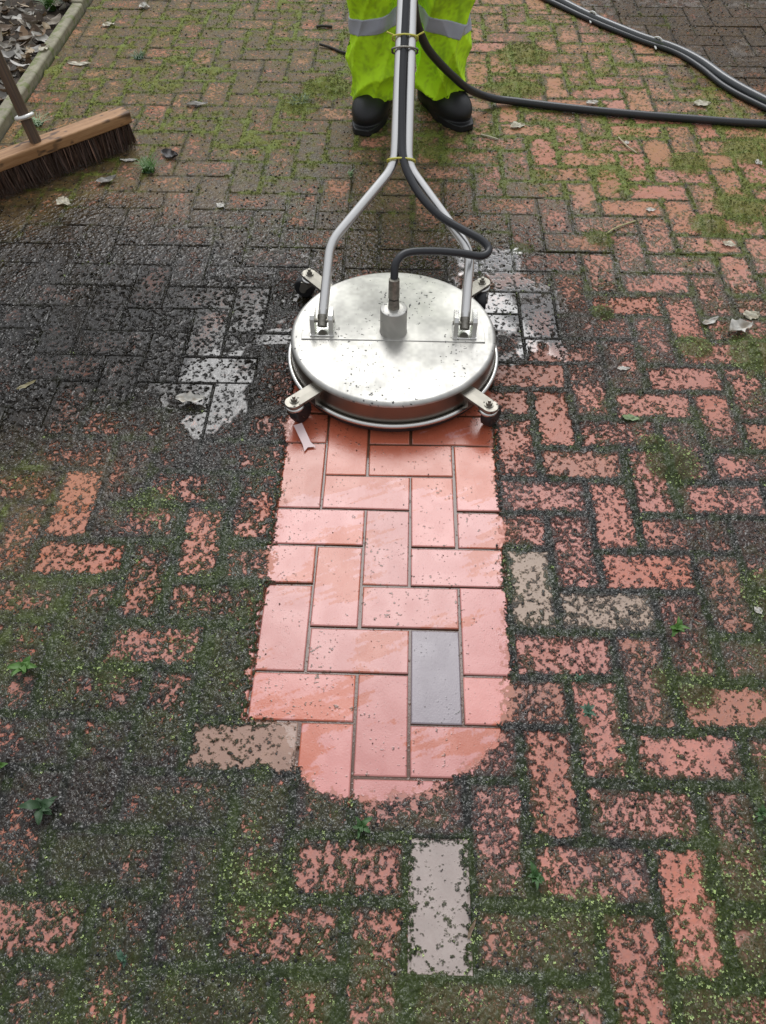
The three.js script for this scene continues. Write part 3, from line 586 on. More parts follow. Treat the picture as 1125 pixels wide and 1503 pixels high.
    const pin = new THREE.CylinderGeometry(0.005, 0.005, 0.064, 12); pin.rotateZ(Math.PI / 2); pin.translate(0, 0.03, 0); mesh('pin', pin, castSteel, g);
    const foot = new THREE.CylinderGeometry(0.0128, 0.0128, 0.03, 16); foot.rotateX(-0.9); foot.translate(0, 0.028, -0.002); mesh('tube_end', foot, castSteel, g);
  }
  // four castors
  for (const [deg, rad, trail] of [[45, 0.336, 100], [135, 0.336, 190], [-131, 0.371, 30], [-46, 0.355, 220]]) {
    const a = deg * Math.PI / 180, g = new THREE.Group(); g.name = 'castor'; g.position.set(Math.cos(a) * rad, 0, Math.sin(a) * rad); g.rotation.y = -a; mc.add(g);
    const sh = new THREE.Shape(); const i0 = -(rad - 0.263); sh.moveTo(i0, -0.0195); sh.lineTo(0.004, -0.0195); sh.absarc(0.004, 0, 0.0195, -Math.PI / 2, Math.PI / 2); sh.lineTo(i0, 0.0195); sh.closePath();
    const bar = new THREE.ExtrudeGeometry(sh, { depth: 0.006, bevelEnabled: true, bevelSize: 0.001, bevelThickness: 0.001, bevelSegments: 2, curveSegments: 16 }); bar.rotateX(-Math.PI / 2); bar.translate(0, 0.071, 0); mesh('arm', bar, castSteel, g);
    const gus = new THREE.BoxGeometry(0.02, 0.03, 0.03); gus.translate(i0 + 0.011, 0.054, 0); mesh('arm_block', gus, castSteel, g);
    const wa = new THREE.CylinderGeometry(0.0115, 0.0115, 0.0022, 24); wa.translate(0, 0.0793, 0); const nut = new THREE.CylinderGeometry(0.0082, 0.0082, 0.0075, 6); nut.translate(0, 0.0845, 0); const st = new THREE.CylinderGeometry(0.0042, 0.0042, 0.008, 10); st.translate(0, 0.0905, 0); mesh('bolt', mergeGeometries([wa, nut, st]), castSteel, g);
    const sw = new THREE.LatheGeometry(prof([[0.0001, 0.069], [0.021, 0.068], [0.024, 0.062], [0.022, 0.057], [0.0001, 0.055]]), 28); const yoke = mesh('swivel', sw, steel, g);
    const w = new THREE.Group(); w.name = 'wheel'; w.rotation.y = trail * Math.PI / 180; g.add(w);
    const tyre = new THREE.LatheGeometry(prof([[0.011, -0.015], [0.024, -0.0155], [0.0288, -0.0115], [0.0302, 0], [0.0288, 0.0115], [0.024, 0.0155], [0.011, 0.015]]), 32); tyre.rotateX(Math.PI / 2); tyre.translate(0.018, 0.0305, 0); mesh('tyre', tyre, rubber, w);
    const hub = new THREE.CylinderGeometry(0.011, 0.011, 0.034, 16); hub.rotateX(Math.PI / 2); hub.translate(0.018, 0.0305, 0); mesh('hub', hub, castSteel, w);
    for (const s of [-1, 1]) { const p = new THREE.Shape(); p.moveTo(-0.018, 0.058); p.lineTo(0.02, 0.058); p.lineTo(0.027, 0.03); p.absarc(0.018, 0.0305, 0.009, 0, -Math.PI, true); p.closePath(); const e = new THREE.ExtrudeGeometry(p, { depth: 0.0025, bevelEnabled: false }); e.translate(0, 0, s * 0.019 - 0.00125); mesh('fork_plate', e, deg === 45 || deg === 135 ? rubber : castSteel, w); }
  }
  // pale reflection on wet brick by a front castor, modelled as an added strip
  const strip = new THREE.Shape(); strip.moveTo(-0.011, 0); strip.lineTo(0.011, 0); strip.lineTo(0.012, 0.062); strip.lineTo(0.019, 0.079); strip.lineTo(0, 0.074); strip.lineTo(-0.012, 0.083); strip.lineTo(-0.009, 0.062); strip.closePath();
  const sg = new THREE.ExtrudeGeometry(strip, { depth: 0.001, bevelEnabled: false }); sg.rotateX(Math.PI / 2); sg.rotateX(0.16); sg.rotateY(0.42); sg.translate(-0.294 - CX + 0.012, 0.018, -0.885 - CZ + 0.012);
  tag(mesh('reflection_strip', sg, new THREE.MeshStandardMaterial({ color: lin(0.62, 0.47, 0.46), roughness: 0.35 }), mc), 'added pale pink strip standing in for a reflection on wet brick below a castor');
}

// ---------------------------------------------------------------- hoses on the ground
{
  const h1 = tag(mesh('water_hose', tubeThrough([V3(-0.028, 0.93, -2.11), V3(-0.03, 0.80, -2.15), V3(-0.026, 0.64, -2.18), V3(-0.014, 0.497, -2.22), V3(0.0, 0.42, -2.255), V3(0.031, 0.335, -2.31), V3(0.072, 0.268, -2.365), V3(0.134, 0.185, -2.44), V3(0.205, 0.10, -2.53), V3(0.30, 0.030, -2.62), V3(0.402, 0.016, -2.625), V3(0.58, 0.0155, -2.584), V3(0.756, 0.0155, -2.551), V3(0.956, 0.0155, -2.52), V3(1.313, 0.0155, -2.478), V3(1.8, 0.0155, -2.46), V3(2.4, 0.0155, -2.6), V3(2.8, 0.0155, -3.0)], 0.014, 320, 14), hoseMat, scene), 'thin black hose hanging from the handle and running over mossy bricks', 'hose');
  const pts = [V3(0.30, 0.02, -4.6), V3(0.46, 0.02, -4.05), V3(0.617, 0.02, -3.734), V3(0.677, 0.02, -3.637), V3(0.802, 0.02, -3.451), V3(0.979, 0.02, -3.243), V3(1.103, 0.02, -3.129), V3(1.189, 0.02, -2.999), V3(1.259, 0.02, -2.826), V3(1.361, 0.02, -2.654), V3(1.55, 0.02, -2.40), V3(1.9, 0.02, -2.1), V3(2.5, 0.02, -1.9)];
  const wet = new THREE.MeshStandardMaterial({ color: lin(0.06, 0.064, 0.068), roughness: 0.13 });
  const big = thing('twin_hose', [1.0, 0, -3.2], 'wet grey twin hose lying along the dark wet bricks', 'hose');
  const sh = p => V3(p.x - 1.0, p.y, p.z + 3.2);
  mesh('main_hose', tubeThrough(pts.map(p => sh(p).setY(0.0175)), 0.0175, 200, 16), wet, big);
  mesh('second_hose', tubeThrough(pts.map((p, i) => sh(p).add(V3(-0.012 - 0.014 * Math.sin(i * 0.9), -0.009, 0.018 + (i === 7 || i === 8 ? 0.02 : 0.006)))), 0.011, 200, 12), hoseMat, big);
  const white = new THREE.MeshStandardMaterial({ color: lin(0.6, 0.6, 0.58), roughness: 0.4 });
  for (const [x, z, ry] of [[0.80, -3.452, 0.75], [1.04, -3.185, 0.7]]) { const t = new THREE.TorusGeometry(0.0215, 0.004, 8, 24); t.scale(1.15, 1, 1); t.rotateY(-ry - 0.1); t.translate(x - 1.0, 0.0185, z + 3.2 + 0.006); mesh('hose_clip', t, white, big); const tail = new THREE.BoxGeometry(0.006, 0.004, 0.03); tail.translate(x - 1.0 - 0.012, 0.012, z + 3.2 + 0.036); mesh('clip_tail', tail, white, big); }
}

// ---------------------------------------------------------------- yard broom
{
  const g = thing('yard_broom', [-1.265, 0, -2.03], 'yard broom with a wooden head and stiff dark brown bristles', 'broom'); g.rotation.y = Math.atan2(0.70, 0.714); // local x runs along the head
  const woodTex = noiseTex(256, (u, v, c) => { const w = vn(u * 3, v * 26) * 0.5 + vn(u * 8, v * 90) * 0.3 + vn(u * 40, v * 60) * 0.2, dk = ss(0.52, 0.72, vn(u * 7, v * 6) * 0.5 + vn(u * 30, v * 22) * 0.5); c[0] = lerp(0.74 - 0.24 * w, 0.30, dk * 0.85); c[1] = lerp(0.58 - 0.24 * w, 0.22, dk * 0.85); c[2] = lerp(0.42 - 0.22 * w, 0.15, dk * 0.85); }, true);
  const wood = new THREE.MeshStandardMaterial({ map: woodTex, roughness: 0.62, bumpMap: woodTex, bumpScale: 0.0012 });
  const b = new RoundedBoxGeometry(0.72, 0.038, 0.066, 3, 0.006), p = b.attributes.position, uv = b.attributes.uv; for (let i = 0; i < p.count; i++) uv.setXY(i, p.getX(i) * 1.6, (p.getZ(i) + p.getY(i)) * 6); b.translate(0, 0.108, 0); mesh('head', b, wood, g);
  const r = rng(55), P = [], col = []; // bristles
  for (let ix = 0; ix < 60; ix++) for (let iz = 0; iz < 6; iz++) for (let k = 0; k < 9; k++) {
    const bx = -0.342 + 0.684 * ix / 59 + (r() - 0.5) * 0.009, bz = -0.026 + 0.052 * iz / 5 + (r() - 0.5) * 0.008, ex = bx + (r() - 0.5) * 0.03, ez = bz * 1.45 + (r() - 0.5) * 0.022 + (r() < 0.06 ? (r() - 0.5) * 0.05 : 0), y1 = 0.001 + 0.012 * r() * r(), w = 0.0012 + 0.0007 * r(), a = r() * 6.28, t = 0.4 + 1.1 * r() * r() * (r() < 0.12 ? 2.6 : 1);
    const q = (cx, cy, cz, s, o) => [cx + Math.cos(a + o) * w * s, cy, cz + Math.sin(a + o) * w * s], A = [0, 2.1, 4.2].map(o => q(bx, 0.092, bz, 1, o)), B = [0, 2.1, 4.2].map(o => q((bx + ex) / 2 + (r() - 0.5) * 0.006, 0.045, (bz + ez) / 2, 0.9, o)), C = [ex, y1, ez];
    for (let i = 0; i < 3; i++) { const j = (i + 1) % 3; P.push(...A[i], ...A[j], ...B[i], ...A[j], ...B[j], ...B[i], ...B[i], ...B[j], ...C); for (let n = 0; n < 9; n++) col.push(0.085 * t, 0.045 * t, 0.03 * t); }
  }
  const bg = new THREE.BufferGeometry(); bg.setAttribute('position', new THREE.Float32BufferAttribute(P, 3)); bg.setAttribute('color', new THREE.Float32BufferAttribute(col, 3)); bg.computeVertexNormals(); const bm = mesh('bristles', bg, new THREE.MeshStandardMaterial({ vertexColors: true, roughness: 0.5 }), g); bm.userData.kind = 'stuff';
  const dark = new THREE.MeshStandardMaterial({ map: noiseTex(128, (u, v, c) => { const n = vn(u * 30, v * 4) * 0.6 + vn(u * 60, v * 20) * 0.4; c[0] = 0.22 + 0.2 * n; c[1] = 0.17 + 0.15 * n; c[2] = 0.13 + 0.1 * n; }, true), roughness: 0.55 });
  const el = 71 * Math.PI / 180, ax = V3(0, Math.sin(el), -Math.cos(el)), s0 = V3(0.02, 0.118, 0); // handle rises away from the head
  mesh('handle', between(s0.clone().addScaledVector(ax, -0.01), s0.clone().addScaledVector(ax, 1.30), new THREE.CylinderGeometry(0.0165, 0.0185, 1, 20)), dark, g);
  const cl = new THREE.TorusGeometry(0.022, 0.0045, 8, 28, 5.2); cl.scale(1.25, 1.25, 1.6); cl.rotateX(Math.PI / 2); cl.applyQuaternion(new THREE.Quaternion().setFromUnitVectors(V3(0, 1, 0), ax)); cl.translate(...s0.clone().addScaledVector(ax, 0.085).toArray()); mesh('handle_clip', cl, new THREE.MeshStandardMaterial({ color: lin(0.75, 0.74, 0.7), roughness: 0.35, metalness: 0.7 }), g);
}

// ---------------------------------------------------------------- the person holding the handle
const smin = (a, b, k) => { const h = Math.max(k - Math.abs(a - b), 0) / k; return Math.min(a, b) - h * h * k * 0.25; };
function cap(x, y, z, a, b, ra, rb) { // tapered capsule
  const dx = b[0] - a[0], dy = b[1] - a[1], dz = b[2] - a[2], t = clamp01(((x - a[0]) * dx + (y - a[1]) * dy + (z - a[2]) * dz) / (dx * dx + dy * dy + dz * dz));
  return Math.hypot(x - a[0] - dx * t, y - a[1] - dy * t, z - a[2] - dz * t) - lerp(ra, rb, t);
}
const ell = (x, y, z, c, r) => { const k = Math.hypot((x - c[0]) / r[0], (y - c[1]) / r[1], (z - c[2]) / r[2]); return (k - 1) * Math.min(...r) * (k < 1 ? 1 : 0.9); };
function sdfMesh(fn, c, half, res, color) {
  const m = new MarchingCubes(res, new THREE.MeshBasicMaterial(), false, false, 260000); m.isolation = 0; const hs = res / 2;
  for (let k = 0; k < res; k++) for (let j = 0; j < res; j++) for (let i = 0; i < res; i++) m.field[i + j * res + k * res * res] = -fn(c[0] + (i - hs) / hs * half, c[1] + (j - hs) / hs * half, c[2] + (k - hs) / hs * half);
  m.update(); const n = m.count, P = new Float32Array(n * 3), N = new Float32Array(n * 3);
  for (let i = 0; i < n; i++) for (let a = 0; a < 3; a++) P[i * 3 + a] = c[a] + m.positionArray[i * 3 + a] * half;
  const e = 0.004; for (let i = 0; i < n; i++) { const x = P[i * 3], y = P[i * 3 + 1], z = P[i * 3 + 2]; let a = fn(x + e, y, z) - fn(x - e, y, z), b = fn(x, y + e, z) - fn(x, y - e, z), d = fn(x, y, z + e) - fn(x, y, z - e); const l = Math.hypot(a, b, d) || 1; N[i * 3] = a / l; N[i * 3 + 1] = b / l; N[i * 3 + 2] = d / l; }
  for (let i = 0; i < n; i += 3) { // wind each face to its normal
    const q = i * 3, ux = P[q + 3] - P[q], uy = P[q + 4] - P[q + 1], uz = P[q + 5] - P[q + 2], vx = P[q + 6] - P[q], vy = P[q + 7] - P[q + 1], vz = P[q + 8] - P[q + 2];
    if ((uy * vz - uz * vy) * N[q] + (uz * vx - ux * vz) * N[q + 1] + (ux * vy - uy * vx) * N[q + 2] < 0) for (const A of [P, N]) for (let a = 0; a < 3; a++) { const t = A[q + 3 + a]; A[q + 3 + a] = A[q + 6 + a]; A[q + 6 + a] = t; }
  }
  const g = new THREE.BufferGeometry(); g.setAttribute('position', new THREE.BufferAttribute(P, 3)); g.setAttribute('normal', new THREE.BufferAttribute(N, 3));
  if (color) { const C = new Float32Array(n * 3), o = [0, 0, 0]; for (let i = 0; i < n; i++) { color(P[i * 3], P[i * 3 + 1], P[i * 3 + 2], o); C.set(o, i * 3); } g.setAttribute('color', new THREE.BufferAttribute(C, 3)); }
  return g;
}
{
  const PX = 0.0, PZ = -2.55, pr = thing('person', [PX, 0, PZ], 'person in lime high visibility trousers and black boots holding the long handle', 'person');
  // local coordinates, +z faces the machine
  const legs = [{ s: -1, hip: [-0.105, 0.93, -0.03], knee: [-0.150, 0.50, 0.045], hem: [-0.139, 0.02, 0.005], cut: 0.066 }, { s: 1, hip: [0.095, 0.93, -0.03], knee: [0.096, 0.50, 0.035], hem: [0.094, 0.02, -0.02], cut: 0.092 }];
  const legField = (l, x, y, z) => {
    let d = smin(cap(x, y, z, l.hip, l.knee, 0.105, 0.086), cap(x, y, z, l.knee, l.hem, 0.086, 0.079), 0.06);
    const k = l.knee, a = Math.atan2(z - 0.02, x - k[0]), low = ss(0.34, 0.12, y); // cloth folds, bunched where it meets the boot
    d += 0.017 * (1 - Math.abs(Math.sin(y * 19 + 2.6 * Math.sin(a * 1.0 + l.s * 2.1) + x * 12))) ** 1.5 * -(0.25 + 1.1 * low) + 0.018 * (1 - Math.abs(Math.sin(a * 2.3 + y * 9 + l.s * 1.3))) ** 2 * -0.8 + 0.010 * (vn(a * 1.7 + 9 + l.s * 4, y * 7) - 0.5) + 0.007 * Math.sin(a * 5 + y * 16 + l.s) * ss(0.1, 0.35, y) + 0.006 * (vn(x * 26 + 3, y * 22 + z * 17) - 0.5);
    return d;
  };
  const trouser = (x, y, z) => {
    let d = 1e3;
    for (const l of legs) { const f = Math.max(legField(l, x, y, z), l.cut + 0.012 * Math.sin(x * 40 + l.s) - 0.10 * (z - l.hem[2]) * -0.3 - y); d = smin(d, f, 0.05 * ss(0.6, 0.85, y) + 1e-4); }
    const hip = ell(x, y, z, [-0.005, 0.97, -0.04], [0.19, 0.16, 0.135]); d = smin(d, hip, 0.06); return Math.max(d, y - 1.06);
  };
  const stain = (x, y, z, o) => { const a = vn(x * 34 + z * 20, y * 30), b = vn(x * 140 + 5, y * 130 + z * 90), c = vn(x * 9 + 2, y * 8 + z * 6), t = ss(0.44, 0.80, a * 0.40 + b * 0.40 + c * 0.28) * 0.5; o[0] = lerp(0.58, 0.12, t); o[1] = lerp(0.97, 0.22, t); o[2] = lerp(0.012, 0.02, t); };
  const cloth = new THREE.MeshPhysicalMaterial({ vertexColors: true, roughness: 0.75, sheen: 0.3, sheenColor: lin(0.6, 0.9, 0.2), sheenRoughness: 0.6 });
  const tr = mesh('trousers', sdfMesh(trouser, [-0.01, 0.53, -0.01], 0.56, 132, stain), cloth, pr);
  const band = new THREE.MeshStandardMaterial({ color: lin(0.44, 0.46, 0.52), roughness: 0.42, metalness: 0.1 });
  for (const l of legs) mesh('reflective_band', sdfMesh((x, y, z) => { const yy = y - 0.22 * (x - l.knee[0]) * l.s * -1, f = legField(l, x, y, z); return Math.max(f - 0.003, Math.abs(yy - (l.s < 0 ? 0.342 : 0.335)) - 0.026, -(f + 0.004)); }, [l.knee[0], 0.34, 0.02], 0.135, 72), band, tr);
  // boots
  const bootMat = new THREE.MeshPhysicalMaterial({ color: lin(0.010, 0.010, 0.011), roughness: 0.5 });
  for (const [hx, hz, yaw] of [[-0.135, -0.05, -0.22], [0.085, -0.075, 0.50]]) {
    const cy = Math.cos(yaw), sy = Math.sin(yaw);
    const boot = (x, y, z) => { const dx = x - hx, dz = z - hz, lx = dx * cy - dz * sy, lz = dx * sy + dz * cy; // lz runs to the toe
      let d = smin(ell(lx, y, lz, [0, 0.050, 0.130], [0.060, 0.055, 0.096]), ell(lx, y, lz, [0, 0.055, 0.02], [0.055, 0.062, 0.11]), 0.05);
      d = smin(d, cap(lx, y, lz, [0, 0.06, -0.01], [0, 0.26, -0.015], 0.05, 0.062), 0.05);
      d -= 0.003 * Math.sin(y * 120) * ss(0.10, 0.16, y) * ss(0.2, 0.14, y);
      const w = lerp(0.046, 0.062, ss(0.02, 0.13, lz)) * Math.sqrt(Math.max(0.05, 1 - ((lz - 0.065) / 0.185) ** 2)) + 0.004, sole = Math.max(Math.abs(lx) - w, Math.abs(y - 0.012) - 0.012, lz - 0.24, -lz - 0.095);
      return Math.max(smin(d, sole, 0.008), -y, y - 0.24); };
    mesh('boot', sdfMesh(boot, [hx + sy * 0.06, 0.115, hz + cy * 0.07], 0.20, 84), bootMat, pr);
  }
  // jacket, sleeves, head and hands on the grips, above the picture
  const hands = [[-0.279, 1.0, 0.344], [0.221, 1.0, 0.344]], sho = [[-0.19, 1.42, -0.05], [0.17, 1.42, -0.05]], elb = [[-0.31, 1.13, 0.03], [0.28, 1.13, 0.03]], wr = [[-0.285, 1.02, 0.265], [0.228, 1.02, 0.265]];
  const jacket = (x, y, z) => { let d = smin(ell(x, y, z, [-0.005, 1.05, -0.045], [0.20, 0.17, 0.145]), ell(x, y, z, [-0.008, 1.28, -0.05], [0.205, 0.24, 0.13]), 0.10); d = smin(d, cap(x, y, z, [-0.008, 1.46, -0.045], [-0.008, 1.53, -0.03], 0.075, 0.062), 0.04); for (let i = 0; i < 2; i++) { d = smin(d, cap(x, y, z, sho[i], elb[i], 0.072, 0.06), 0.05); d = smin(d, cap(x, y, z, elb[i], wr[i], 0.06, 0.048), 0.04); } d += 0.006 * Math.sin(y * 30 + x * 14 + 3 * Math.sin(z * 9)) + 0.006 * (vn(x * 20, y * 20 + z * 13) - 0.5); return Math.max(d, 0.93 - y, y - 1.54); };
  mesh('jacket', sdfMesh(jacket, [-0.01, 1.24, 0.06], 0.40, 96, (x, y, z, o) => { stain(x, y + 0.6, z, o); }), cloth, pr);
  const headF = (x, y, z) => { let d = smin(ell(x, y, z, [-0.008, 1.665, 0.0], [0.075, 0.108, 0.095]), ell(x, y, z, [-0.008, 1.61, 0.035], [0.055, 0.062, 0.06]), 0.04); d = smin(d, cap(x, y, z, [-0.008, 1.50, -0.035], [-0.008, 1.58, -0.01], 0.055, 0.052), 0.03); d = smin(d, ell(x, y, z, [-0.008, 1.645, 0.105], [0.014, 0.025, 0.022]), 0.015); for (const s of [-1, 1]) { d = smin(d, ell(x, y, z, [-0.008 + s * 0.077, 1.655, -0.01], [0.01, 0.03, 0.018]), 0.01); d = Math.max(d, -ell(x, y, z, [-0.008 + s * 0.03, 1.668, 0.103], [0.017, 0.010, 0.012])); } d = Math.max(d, -ell(x, y, z, [-0.008, 1.598, 0.098], [0.025, 0.004, 0.012])); return d; };
  mesh('body', sdfMesh(headF, [-0.008, 1.64, 0.01], 0.16, 84), new THREE.MeshStandardMaterial({ color: lin(0.45, 0.27, 0.19), roughness: 0.55 }), pr);
  mesh('hair', sdfMesh((x, y, z) => Math.max(headF(x, y, z) - 0.008 - 0.006 * vn(x * 120, y * 60 + z * 120), z - 0.075 + (1.70 - y) * 0.9 > 0 ? (z - 0.075 + (1.70 - y) * 0.9) : -1, 1.60 - y), [-0.008, 1.68, 0.0], 0.15, 72), new THREE.MeshStandardMaterial({ color: lin(0.05, 0.035, 0.025), roughness: 0.6 }), pr);
  const glove = new THREE.MeshStandardMaterial({ color: lin(0.03, 0.03, 0.032), roughness: 0.6 });
  hands.forEach((h, i) => { const s = i ? 1 : -1, wq = wr[i]; const f = (x, y, z) => { let d = cap(x, y, z, wq, [h[0], h[1] + 0.035, h[2] - 0.045], 0.034, 0.038); d = smin(d, ell(x, y, z, [h[0], h[1] + 0.035, h[2] - 0.035], [0.045, 0.02, 0.042]), 0.02); for (let k = 0; k < 4; k++) { const fx = h[0] + (k - 1.5) * 0.0215, len = [0.9, 1, 0.97, 0.82][i ? k : 3 - k]; const a = [fx, h[1] + 0.033, h[2] - 0.01], b = [fx, h[1] + 0.027, h[2] + 0.021 * len], c = [fx, h[1] + 0.002, h[2] + 0.031], e = [fx, h[1] - 0.024 * len, h[2] + 0.012]; d = smin(d, Math.min(cap(x, y, z, a, b, 0.0105, 0.010), cap(x, y, z, b, c, 0.010, 0.0095), cap(x, y, z, c, e, 0.0095, 0.0085)), 0.005); } const tb = [h[0] - s * 0.038, h[1] + 0.02, h[2] - 0.04], tm = [h[0] - s * 0.05, h[1] - 0.006, h[2] - 0.022], te = [h[0] - s * 0.036, h[1] - 0.026, h[2] - 0.004]; d = smin(d, Math.min(cap(x, y, z, tb, tm, 0.013, 0.011), cap(x, y, z, tm, te, 0.011, 0.0095)), 0.008); return d; }; mesh('glove', sdfMesh(f, [h[0], h[1] + 0.01, h[2] - 0.03], 0.10, 72), glove, pr); });
}

// ---------------------------------------------------------------- fallen leaves and twigs
{
  const CR = [0.62, 0.58, 0.44], WH = [0.68, 0.66, 0.60], GY = [0.34, 0.32, 0.29], BR = [0.20, 0.13, 0.07], GN = [0.30, 0.42, 0.20], YE = [0.55, 0.46, 0.20];
  const put = (name, x, z, len, wid, turn, col, curl, cup, seed, label, tilt = 0, y = 0.0022) => { const lg = leafGeometry(len, wid, curl, cup, seed, 16, 8), lp = lg.attributes.position, lc = new Float32Array(lp.count * 3); for (let i = 0; i < lp.count; i++) { const s = Math.floor(i / 9) / 16, t = (i % 9) / 4 - 1, k = (0.55 + 0.6 * vn(s * 9 + seed, t * 4 + 3)) * (Math.abs(t) < 0.1 ? 0.72 : 1), br = ss(0.55, 0.8, vn(s * 5 + seed * 3, t * 2.4 + 9)) * 0.6; lc[i * 3] = k * lerp(1, 0.5, br); lc[i * 3 + 1] = k * lerp(1, 0.38, br); lc[i * 3 + 2] = k * lerp(1, 0.25, br); } lg.setAttribute('color', new THREE.BufferAttribute(lc, 3)); const lm = leafMat(...col); lm.vertexColors = true;
    const o = tag(mesh(name, lg, lm, scene), label, 'leaf', 'fallen leaves on the paving'); o.position.set(x, y, z); o.rotation.set(tilt, turn, 0, 'YXZ'); return o; };
  put('fallen_leaf', -1.377, -2.932, 0.10, 0.034, 0.05, CR, 0.05, 0.10, 1, 'long cream leaf on olive moss between the edging and the person');
  put('fallen_leaf', -1.354, -3.329, 0.055, 0.038, 0.6, CR, 0.10, 0.2, 2, 'short cream leaf on mossy bricks close to the edging stones');
  put('fallen_leaf', -1.237, -3.534, 0.05, 0.05, 0.2, WH, 0.15, 0.3, 3, 'crumpled whitish leaf at the far end of the mossy bricks');
  put('fallen_leaf', -1.532, -2.993, 0.055, 0.04, 0.9, CR, 0.08, 0.15, 4, 'pale leaf lying on top of the concrete edging', 0, 0.034);
  put('fallen_leaf', -1.153, -1.887, 0.062, 0.046, -0.5, CR, 0.06, 0.12, 5, 'broad cream leaf in front of the broom bristles');
  put('fallen_leaf', -1.042, -2.019, 0.07, 0.035, 0.7, GY, 0.22, 0.3, 6, 'crumpled grey leaf by the grass tuft and the broom');
  put('fallen_leaf', -1.0, -2.165, 0.06, 0.02, 0.1, WH, 0.05, 0.1, 7, 'narrow pale leaf scrap at the end of the broom head');
  put('fallen_leaf', -0.832, -2.588, 0.085, 0.03, 0.0, GY, 0.12, 0.25, 8, 'thin grey leaf beside a bare red brick on the moss');
  put('fallen_leaf', 0.39, -2.454, 0.058, 0.044, 0.2, CR, 0.05, 0.15, 9, 'rounded cream leaf beside the right boot and below the hose');
  put('fallen_leaf', 1.117, -2.651, 0.062, 0.046, 0.1, CR, 0.05, 0.12, 10, 'cream leaf between the thin black hose and the twin hose');
  put('fallen_leaf', 0.971, -1.355, 0.046, 0.042, 0.4, CR, 0.02, 0.06, 11, 'round flat cream leaf beside the crumpled white leaf');
  put('fallen_leaf', 0.919, -1.287, 0.075, 0.055, 0.3, WH, 0.22, 0.35, 12, 'crumpled white leaf next to the round cream leaf');
  put('fallen_leaf', 0.846, -1.325, 0.06, 0.022, 0.7, WH, 0.15, 0.2, 13, 'thin white leaf scrap next to the crumpled white leaf');
  put('fallen_leaf', -0.565, -0.957, 0.075, 0.036, 0.15, WH, 0.22, 0.4, 14, 'crumpled white leaf beside the puddles and the washed strip');
  put('fallen_leaf', -0.631, -1.883, 0.03, 0.032, 0.9, WH, 0.03, 0.05, 15, 'small white leaf chip where wet black bricks begin');
  put('fallen_leaf', 0.694, -2.65, 0.05, 0.03, 0.2, WH, 0.08, 0.2, 16, 'small white leaf lying against the thin black hose', 0, 0.004);
  put('fallen_leaf', 0.776, -2.345, 0.026, 0.02, 0.8, WH, 0.05, 0.1, 17, 'tiny white leaf chip on bare tan bricks by a pale twig');
  put('fallen_leaf', 0.783, -1.898, 0.034, 0.022, 0.0, WH, 0.08, 0.1, 18, 'small white leaf chip on pinkish bricks by the moss tufts');
  put('fallen_leaf', 0.993, -1.71, 0.045, 0.03, -0.5, CR, 0.06, 0.1, 19, 'small cream leaf where the dry bricks turn wet and black');
  put('fallen_leaf', 1.219, -2.217, 0.028, 0.034, 0.4, WH, 0.06, 0.1, 20, 'white leaf chip standing by a bright green moss patch');
  put('fallen_leaf', 0.568, -1.118, 0.035, 0.016, 0.1, WH, 0.06, 0.1, 21, 'narrow white leaf scrap on black grime beside the machine');
  put('fallen_leaf', 0.729, -0.373, 0.016, 0.02, 0.4, WH, 0.05, 0.1, 22, 'tiny white speck of leaf by the moss cushion');
  put('fallen_leaf', 0.556, -0.933, 0.045, 0.022, -0.3, GN, 0.1, 0.2, 23, 'pale green leaf lying on a pink brick by the washed strip');
  put('fallen_leaf', -1.005, -1.005, 0.055, 0.014, 0.7, [0.30, 0.26, 0.12], 0.12, 0.2, 24, 'narrow yellowish leaf on the wet black bricks');
  put('fallen_leaf', -0.86, -2.20, 0.075, 0.05, -0.4, [0.035, 0.03, 0.028], 0.2, 0.25, 25, 'dark rotten leaf behind the bright green grass tuft');
  put('fallen_leaf', 0.105, 0.243, 0.034, 0.007, 1.25, BR, 0.02, 0.15, 26, 'thin brown leaf sliver on the pale grey brick');
  const stick = (pts, r, col, label) => tag(mesh('twig', tubeThrough(pts.map(p => V3(...p)), r, 24, 6), new THREE.MeshStandardMaterial({ color: lin(...col), roughness: 0.7 }), scene), label, 'twig', 'twigs on the paving');
  stick([[-0.40, 0.012, -3.135], [-0.35, 0.007, -3.115], [-0.30, 0.008, -3.07], [-0.245, 0.006, -3.05]], 0.006, [0.03, 0.024, 0.02], 'dark twig beside the lime trouser leg');
  stick([[-0.43, 0.008, -3.33], [-0.40, 0.009, -3.335], [-0.36, 0.007, -3.335]], 0.006, [0.03, 0.025, 0.02], 'short dark twig on olive moss behind the person');
  stick([[0.60, 0.005, -1.735], [0.65, 0.007, -1.785], [0.72, 0.005, -1.83]], 0.0028, [0.36, 0.33, 0.16], 'pale straw stem along the edge of the wet bricks');
  stick([[0.752, 0.005, -2.38], [0.775, 0.006, -2.31], [0.80, 0.004, -2.27]], 0.0028, [0.45, 0.38, 0.25], 'pale curved twig on tan bricks right of the boots');
  stick([[0.25, 0.005, -2.385], [0.28, 0.007, -2.366], [0.31, 0.005, -2.352]], 0.003, [0.5, 0.46, 0.33], 'pale twig lying just in front of the right boot');
}

